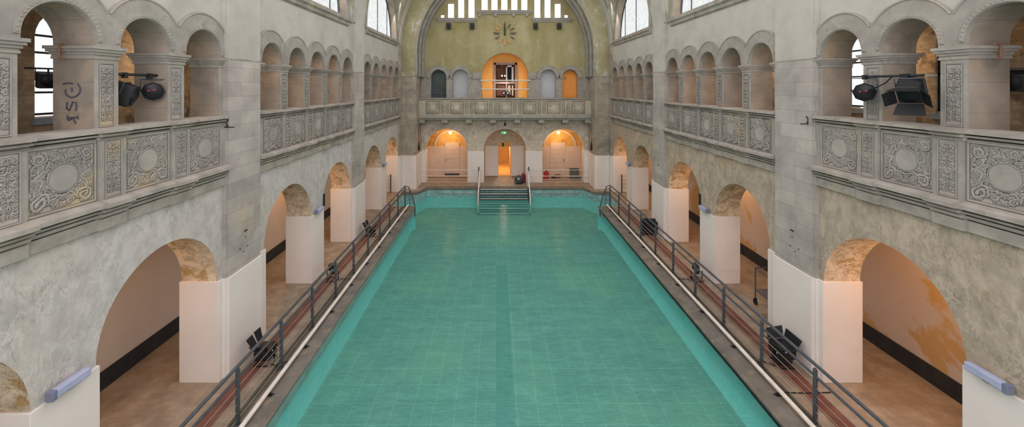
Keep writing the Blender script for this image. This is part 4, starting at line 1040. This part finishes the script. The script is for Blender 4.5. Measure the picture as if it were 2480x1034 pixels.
t = thing('lighting_bar', 'black bar with two stage lights across the right gallery piers', 'bar', None, at(2160, 184, L=6.5))
m = MB(); m.tube([(0, -.50, 0), (0, .54, 0)], .02, 8); m.build('tube', 'black', t)
for a, b in ((.46, .52), (-.28, -.16)): m = MB(); m.box(-.03, .03, a, b, -.05, .03); m.build('clamp', 'black', t)
m = MB(); m.tube([(0, -.02, 0), (0, .12, -.12), (0, .3, -.2), (0, .40, -.24)], .01, 6); m.build('cable', 'black', t)
for a, b in ((.5, .53), (-.42, -.39)): m = MB(); m.box(0, .3, a, b, -.015, .015); m.build('wall_arm', 'wire', t)
p = at(2452, 200, L=7.45); fresnel('black lamp in the rightmost gallery arch', p, (-.8, -.3, -.2), .85, False, g)
t = thing('lamp_arm', 'thin black arm above the lamp in the rightmost gallery arch', 'bar', None, (p[0], p[1], p[2]+.17)); m = MB(); m.tube([(-.05, -.2, 0), (.05, .35, 0)], .015, 6); m.build('tube', 'black', t); m = MB(); m.tube([(0, 0, 0), (0, 0, -.06)], .012, 6); m.build('drop', 'black', t)

# floor floodlights on the decks
def floorlight(label, loc, rz, cable, sc=1.0, kind=0):
    t = thing('floor_floodlight', label, 'floodlight', 'black floodlights standing on the deck', loc, rz)
    S = sc
    m = MB(); m.tube([(-.16*S, -.18*S, .015), (.16*S, -.18*S, .015), (.16*S, .18*S, .015), (-.16*S, .18*S, .015)], .014, 6, closed=True)
    m.tube([(-.18*S, 0, .015), (-.20*S, 0, .30*S)], .014, 6); m.tube([(.18*S, 0, .015), (.20*S, 0, .30*S)], .014, 6); m.build('base_frame', 'black', t)
    def flap(bo, P_):
        P_ = [Vector(p)*S for p in P_]; n_ = (P_[1]-P_[0]).cross(P_[2]-P_[0]).normalized()*.005; m = MB()
        m.add([tuple(p-n_) for p in P_] + [tuple(p+n_) for p in P_], [(0,1,2,3), (7,6,5,4), (0,4,5,1), (1,5,6,2), (2,6,7,3), (3,7,4,0)]); m.build('barn_door', 'black', bo)
    if kind == 0:
        m = MB(); m.bevbox(-.17*S, .17*S, -.19*S, .19*S, .12*S, .34*S, .03); bo = m.build('housing', 'black', t)
        flap(bo, [(-.17, -.18, .345), (-.17, .0, .345), (-.30, -.01, .60), (-.30, -.22, .60)]); flap(bo, [(-.17, .03, .345), (-.17, .19, .345), (-.27, .25, .62), (-.29, .04, .62)])
        flap(bo, [(.17, -.19, .345), (.17, .19, .345), (.28, .24, .50), (.28, -.24, .50)]); flap(bo, [(-.16, -.19, .345), (.16, -.19, .345), (.2, -.30, .5), (-.2, -.30, .5)])
        m = MB(); m.box(-.15*S, .15*S, -.17*S, .17*S, .338*S, .345*S); m.build('glass', 'lens', bo)
        m = MB(); m.sphere((.17*S, -.05*S, .28*S), .022, 8); m.build('knob', 'greyDoor', bo)
        m = MB(); m.sphere((.17*S, .12*S, .24*S), .018, 8); m.build('knob', 'greyDoor', bo)
    elif kind == 1:
        m = MB(); m.bevbox(-.18*S, .18*S, -.2*S, .2*S, .20*S, .44*S, .03); bo = m.build('housing', 'black', t)
        m = MB(); m.lathe([(.12*S, -.12*S), (.19*S, -.06*S), (.20*S, .08*S), (.17*S, .1*S)], (0, 0, .16*S), 'z', 20); m.build('drum', 'black', bo)
        flap(bo, [(.18, -.2, .44), (.18, .2, .44), (.26, .24, .64), (.26, -.24, .64)]); flap(bo, [(-.18, -.2, .44), (-.18, .2, .44), (-.34, .22, .56), (-.34, -.24, .56)])
        flap(bo, [(-.18, .2, .44), (.17, .2, .44), (.22, .32, .66), (-.14, .32, .60)]); flap(bo, [(-.17, -.2, .44), (.17, -.2, .44), (.2, -.34, .5), (-.2, -.34, .5)])
        m = MB(); m.box(-.16*S, .16*S, -.18*S, .18*S, .435*S, .445*S); m.build('glass', 'lens', bo)
        m = MB(); m.sphere((-.06, -.205*S, .38*S), .022, 8); m.build('knob', 'lampBox', bo)
        m = MB(); m.sphere((-.17*S, -.1, .30*S), .024, 8); m.build('knob', 'greyDoor', bo)
    else:
        m = MB(); m.lathe([(.07*S, 0), (.09*S, .1), (.08*S, .22)], (0, 0, .22*S), 'z', 14); bo = m.build('drum', 'black', t)
        m = MB(); m.bevbox(-.13*S, .0, -.1*S, .1*S, .35*S, .55*S, .01); m.build('barn_door', 'black', bo)
        m = MB(); m.tube([(-.06, -.05, .3), (.0, -.09, .34), (.06, -.05, .3)], .02, 8); m.build('knob', 'greyDoor', bo)
    if cable:
        m = MB(); m.tube([(x, y, z) for x, y, z in cable], .012, 6); m.build('cable', 'black', t)
    return t
floorlight('black barn-door floodlight on the left deck, nearest the viewer', (-5.62, 9.02, 0.008), R_(0), [(.15, -.1, .015), (.32, -.16, .02), (.50, -.02, .02), (.60, .0, .02)], 1.0)
floorlight('small black floodlight on the left deck, middle of three', (-5.68, 12.85, 0.008), R_(5), [(.15, -.1, .015), (.30, .02, .02), (.45, -.04, .02), (.62, .0, .02)], .9, 2)
floorlight('black floodlight on the left deck, farthest of three, with tangled cables', (-5.68, 16.7, 0.008), R_(-8), [(.15, -.1, .015), (.3, -.25, .02), (.42, .1, .04), (.5, -.2, .02), (.62, .05, .03), (.5, .22, .02), (.35, .05, .02)], .9)
floorlight('black drum floodlight with barn doors on the right deck, nearest the viewer', (5.78, 8.95, 0.008), R_(0), [(-.2, -.1, .02), (-.33, -.0, .02), (-.45, .12, .02), (-.55, -.1, .02)], 1.0, 1)
floorlight('small black floodlight on the right deck beside the middle railing posts', (5.82, 12.85, 0.008), R_(0), [(-.15, -.1, .015), (-.3, -.02, .02), (-.5, .02, .02), (-.62, .0, .02)], .9, 2)
t = thing('floor_floodlight', 'black box floor lamp with raised flaps on the right deck, farthest away', 'floodlight', 'black floodlights standing on the deck', (5.75, 16.9, 0.008))
m = MB(); m.bevbox(-.24, .22, -.2, .2, .08, .58, .02); bo = m.build('housing', 'black', t)
for q in range(6): 
    pass
m = MB(); m.bevbox(-.26, .26, -.215, -.20, .08, .68, .003); m.build('barn_door', 'black', bo)
m = MB(); m.bevbox(.24, .36, -.18, .18, .18, .52, .01); m.build('ballast_box', 'black', bo)
m = MB(); m.box(-.24, .26, -.2, .2, 0, .03); m.tube([(-.26, 0, .03), (-.26, 0, .35)], .014, 6); m.tube([(.23, 0, .03), (.23, 0, .35)], .014, 6); m.build('base_frame', 'black', t)
m = MB(); m.tube([(-.2, -.2, .015), (-.35, -.3, .015), (-.5, -.1, .015), (-.62, -.15, .02)], .012, 6); m.build('cable', 'black', t)
# cable crossing the near right deck
m = MB(); m.tube([(5.2, 8.10, .014), (5.6, 8.08, .016), (6.15, 8.10, .014)], .010, 6); tag(m.build('floor_cable', 'black'), 'thin dark cable across the right deck in front of the nearest white pier', 'cable')

# trolley in the right aisle
t = thing('steel_trolley', 'dark steel shelf trolley on castors behind the right pilaster', 'trolley', None, (7.10, 10.86, 0))
x0, x1, y0, y1 = -.36, .36, -.53, .53
for z in (.42, 1.03):
    m = MB(); m.tube([(x0, y0, z), (x1, y0, z), (x1, y1, z), (x0, y1, z)], .018, 8, closed=True); m.build('frame_ring', 'rail', t)
for x in (x0, x1):
    for y in (y0, y1):
        m = MB(); m.tube([(x, y, .16), (x, y, 1.05)], .018, 8); lo = m.build('upright', 'rail', t)
        m = MB(); m.tube([(x-.02, y, .08), (x+.02, y, .08)], .075, 16); m.box(x-.035, x-.025, y-.02, y+.02, .08, .18); m.box(x+.025, x+.035, y-.02, y+.02, .08, .18); m.box(x-.035, x+.035, y-.02, y+.02, .16, .18); m.build('castor', 'black', lo)
m = MB(); m.box(x0, x1, y0, y1, .425, .44); m.build('shelf', 'rail', t)

# graffiti on the jamb of the left gallery pier (letters stand in the plane facing the camera)
yj = op_c(0)[2]+.465 - .004
def J(px, py):
    Y = op_c(0)[2] + .465 - .006
    return (CX + (px-1204.0)/F*Y, Y, CZ - (py-210.0)/F*Y)
t = thing('spray_graffiti', 'dark sprayed letters down the pinkish pier reveal in the left gallery', 'graffiti', None, J(172, 250))
o0 = Vector(J(172, 250))
def stroke(pts, nm):
    m = MB(); m.tube([tuple(Vector(J(*p)) - o0) for p in pts], .010, 6); m.build(nm, 'graffiti', t)
stroke([(152, 204), (164, 201), (176, 203)], 'bar'); stroke([(188, 202), (195, 214), (193, 226), (183, 234), (172, 236), (162, 231), (158, 222), (160, 216)], 'round_letter'); stroke([(174, 212), (174, 222)], 'dash')
stroke([(163, 247), (161, 262), (168, 268), (172, 258), (176, 247), (184, 248), (186, 260), (183, 268)], 'letter_s')
stroke([(163, 279), (164, 290)], 'letter_stroke'); stroke([(164, 285), (190, 284)], 'letter_stroke'); stroke([(188, 280), (189, 289)], 'letter_stroke'); stroke([(166, 292), (177, 286), (184, 299)], 'letter_stroke')

# small iron hooks and pipes at the pilasters
for s, sn, px, py in ((-1, 'left', 556, 308), (1, 'right', 1950, 300)):
    p = at(px, py, L=5.60 if s < 0 else 6.58)
    t = thing('iron_hook', 'short dark iron rod sticking out beside the nearer %s pilaster' % sn, 'hook', None, p)
    m = MB(); m.tube([(-s*.10, 0, 0), (s*.12, 0, .0)], .011, 6); m.build('rod', 'black', t)
    m = MB(); m.tube([(s*.06, 0, 0), (s*.06, 0, .12), (s*.02, 0, .16)], .011, 6); m.sphere((s*.05, 0, .03), .02, 8); m.build('stem', 'black', t)
for s, sn, px in ((-1, 'left', 166), (1, 'right', 2398)):
    Y = op_c(0)[2]+.465+.02 if s < 0 else op_c(0)[2]+.465+.02
    L = abs(px-1204)/F*Y
    x = CX + (px-1204)/F*Y
    t = thing('bent_pipe', 'short bent rusty pipe round the capital of the %s gallery pier' % sn, 'pipe', None, (x, Y-.12, 6.60))
    m = MB(); m.tube([(s*-.08, 0, .10), (0, 0, .10), (s*.01, 0, .0), (s*.01, 0, -.08), (s*-.06, 0, -.1)][::1], .016, 8); m.build('pipe', 'brownCloth', t)
    m = MB(); m.box(-.02, .02, .0, .1, -.01, .01); m.build('clip', 'brownCloth', t)

# ------------------------------------------------------------------ light
def area(name, loc, rot, sx, sy, e, col=(1, 1, 1)):
    l = bpy.data.lights.new(name, 'AREA'); l.shape = 'RECTANGLE'; l.size = sx; l.size_y = sy; l.energy = e; l.color = col
    o = bpy.data.objects.new(name, l); COL.objects.link(o); o.location = loc; o.rotation_euler = rot; return o
def point(name, loc, e, col=(1, .62, .30), r=.08):
    l = bpy.data.lights.new(name, 'POINT'); l.energy = e; l.color = col; l.shadow_soft_size = r
    o = bpy.data.objects.new(name, l); COL.objects.link(o); o.location = loc; return o
for s, sn in SIDES:
    for k in range(3):
        yc = bays[k]+BAYW/2
        area('daylight_window_%s' % sn, (s*(XW+.1), yc, 9.9), (0, s*R_(62), 0), 2.0, 4.6, [80, 90, 150][k], (1, .965, .985))
area('daylight_end_window', (0, YF-.35, 11.6), (R_(-62), 0, 0), 6.5, 1.6, 60, (.97, .96, 1))
area('behind_camera_fill', (0, -3.5, 9.0), (R_(66), 0, 0), 9.5, 6.0, 660, (1, .96, .985))  # unseen fill behind the camera, added to brighten the lower walls
area('overhead_fill', (0, 13.0, 14.0), (0, 0, 0), 4.6, 20, 430, (1, .96, .985))  # added overhead fill, standing in for an assumed skylight out of view
warm = (1, .53, .24)
for s, sn in SIDES:
    for k in range(3):
        e = [[46, 72, 80], [110, 76, 80]][0 if s < 0 else 1][k]
        yl = [7.2, 14.8, 22.3][k]
        if e: point('aisle_lamp', (s*7.9, yl, 3.3), e, warm)
        e = [[16, 26, 30], [20, 36, 36]][0 if s < 0 else 1][k]
        point('gallery_lamp', (s*7.9, bays[k]+[7.0, 3.2, 3.2][k], [6.7, 7.2, 7.2][k]), e*1.3, [(1, .72, .48), (1, .66, .40), (1, .62, .35)][k])
    point('aisle_lamp', (s*7.6, 24.8, 3.2), 40, warm)
for x in (-3.6, 3.58): point('globe_light', (x, 26.85, 2.90), 42, (1, .62, .32), .1)
point('corridor_light', (0, 29.8, 2.2), 62, (1, .94, .82), .1)
point('recess_light', (.0, 26.5, 6.2), 30, (1, .84, .62), .15)
point('back_room_light', (.2, 28.2, 7.2), 4, (1, .8, .6), .1)

wd = bpy.data.worlds.new('World'); scn.world = wd; wd.use_nodes = True
bg = wd.node_tree.nodes['Background']; bg.inputs[0].default_value = (1, .97, .99, 1); bg.inputs[1].default_value = .9

# ------------------------------------------------------------------ camera
cam = bpy.data.cameras.new('camera'); co = bpy.data.objects.new('camera', cam); COL.objects.link(co)
co.location = (CX, 0, CZ); co.rotation_euler = (R_(90), 0, 0)
cam.sensor_width = 36; cam.sensor_fit = 'HORIZONTAL'; cam.lens = F/2480*36
cam.shift_x = 36/2480; cam.shift_y = -307/2480; cam.clip_start = .05
scn.camera = co
scn.view_settings.view_transform = 'Standard'; scn.view_settings.look = 'None'
scn.view_settings.exposure = 0; scn.view_settings.gamma = 1; scn.view_settings.use_curve_mapping = False
scn.cycles.use_denoising = True
scn.cycles.max_bounces = 8; scn.cycles.diffuse_bounces = 4; scn.cycles.transparent_max_bounces = 12
scn.cycles.sample_clamp_indirect = 4
scn.cycles.caustics_reflective = False; scn.cycles.caustics_refractive = False
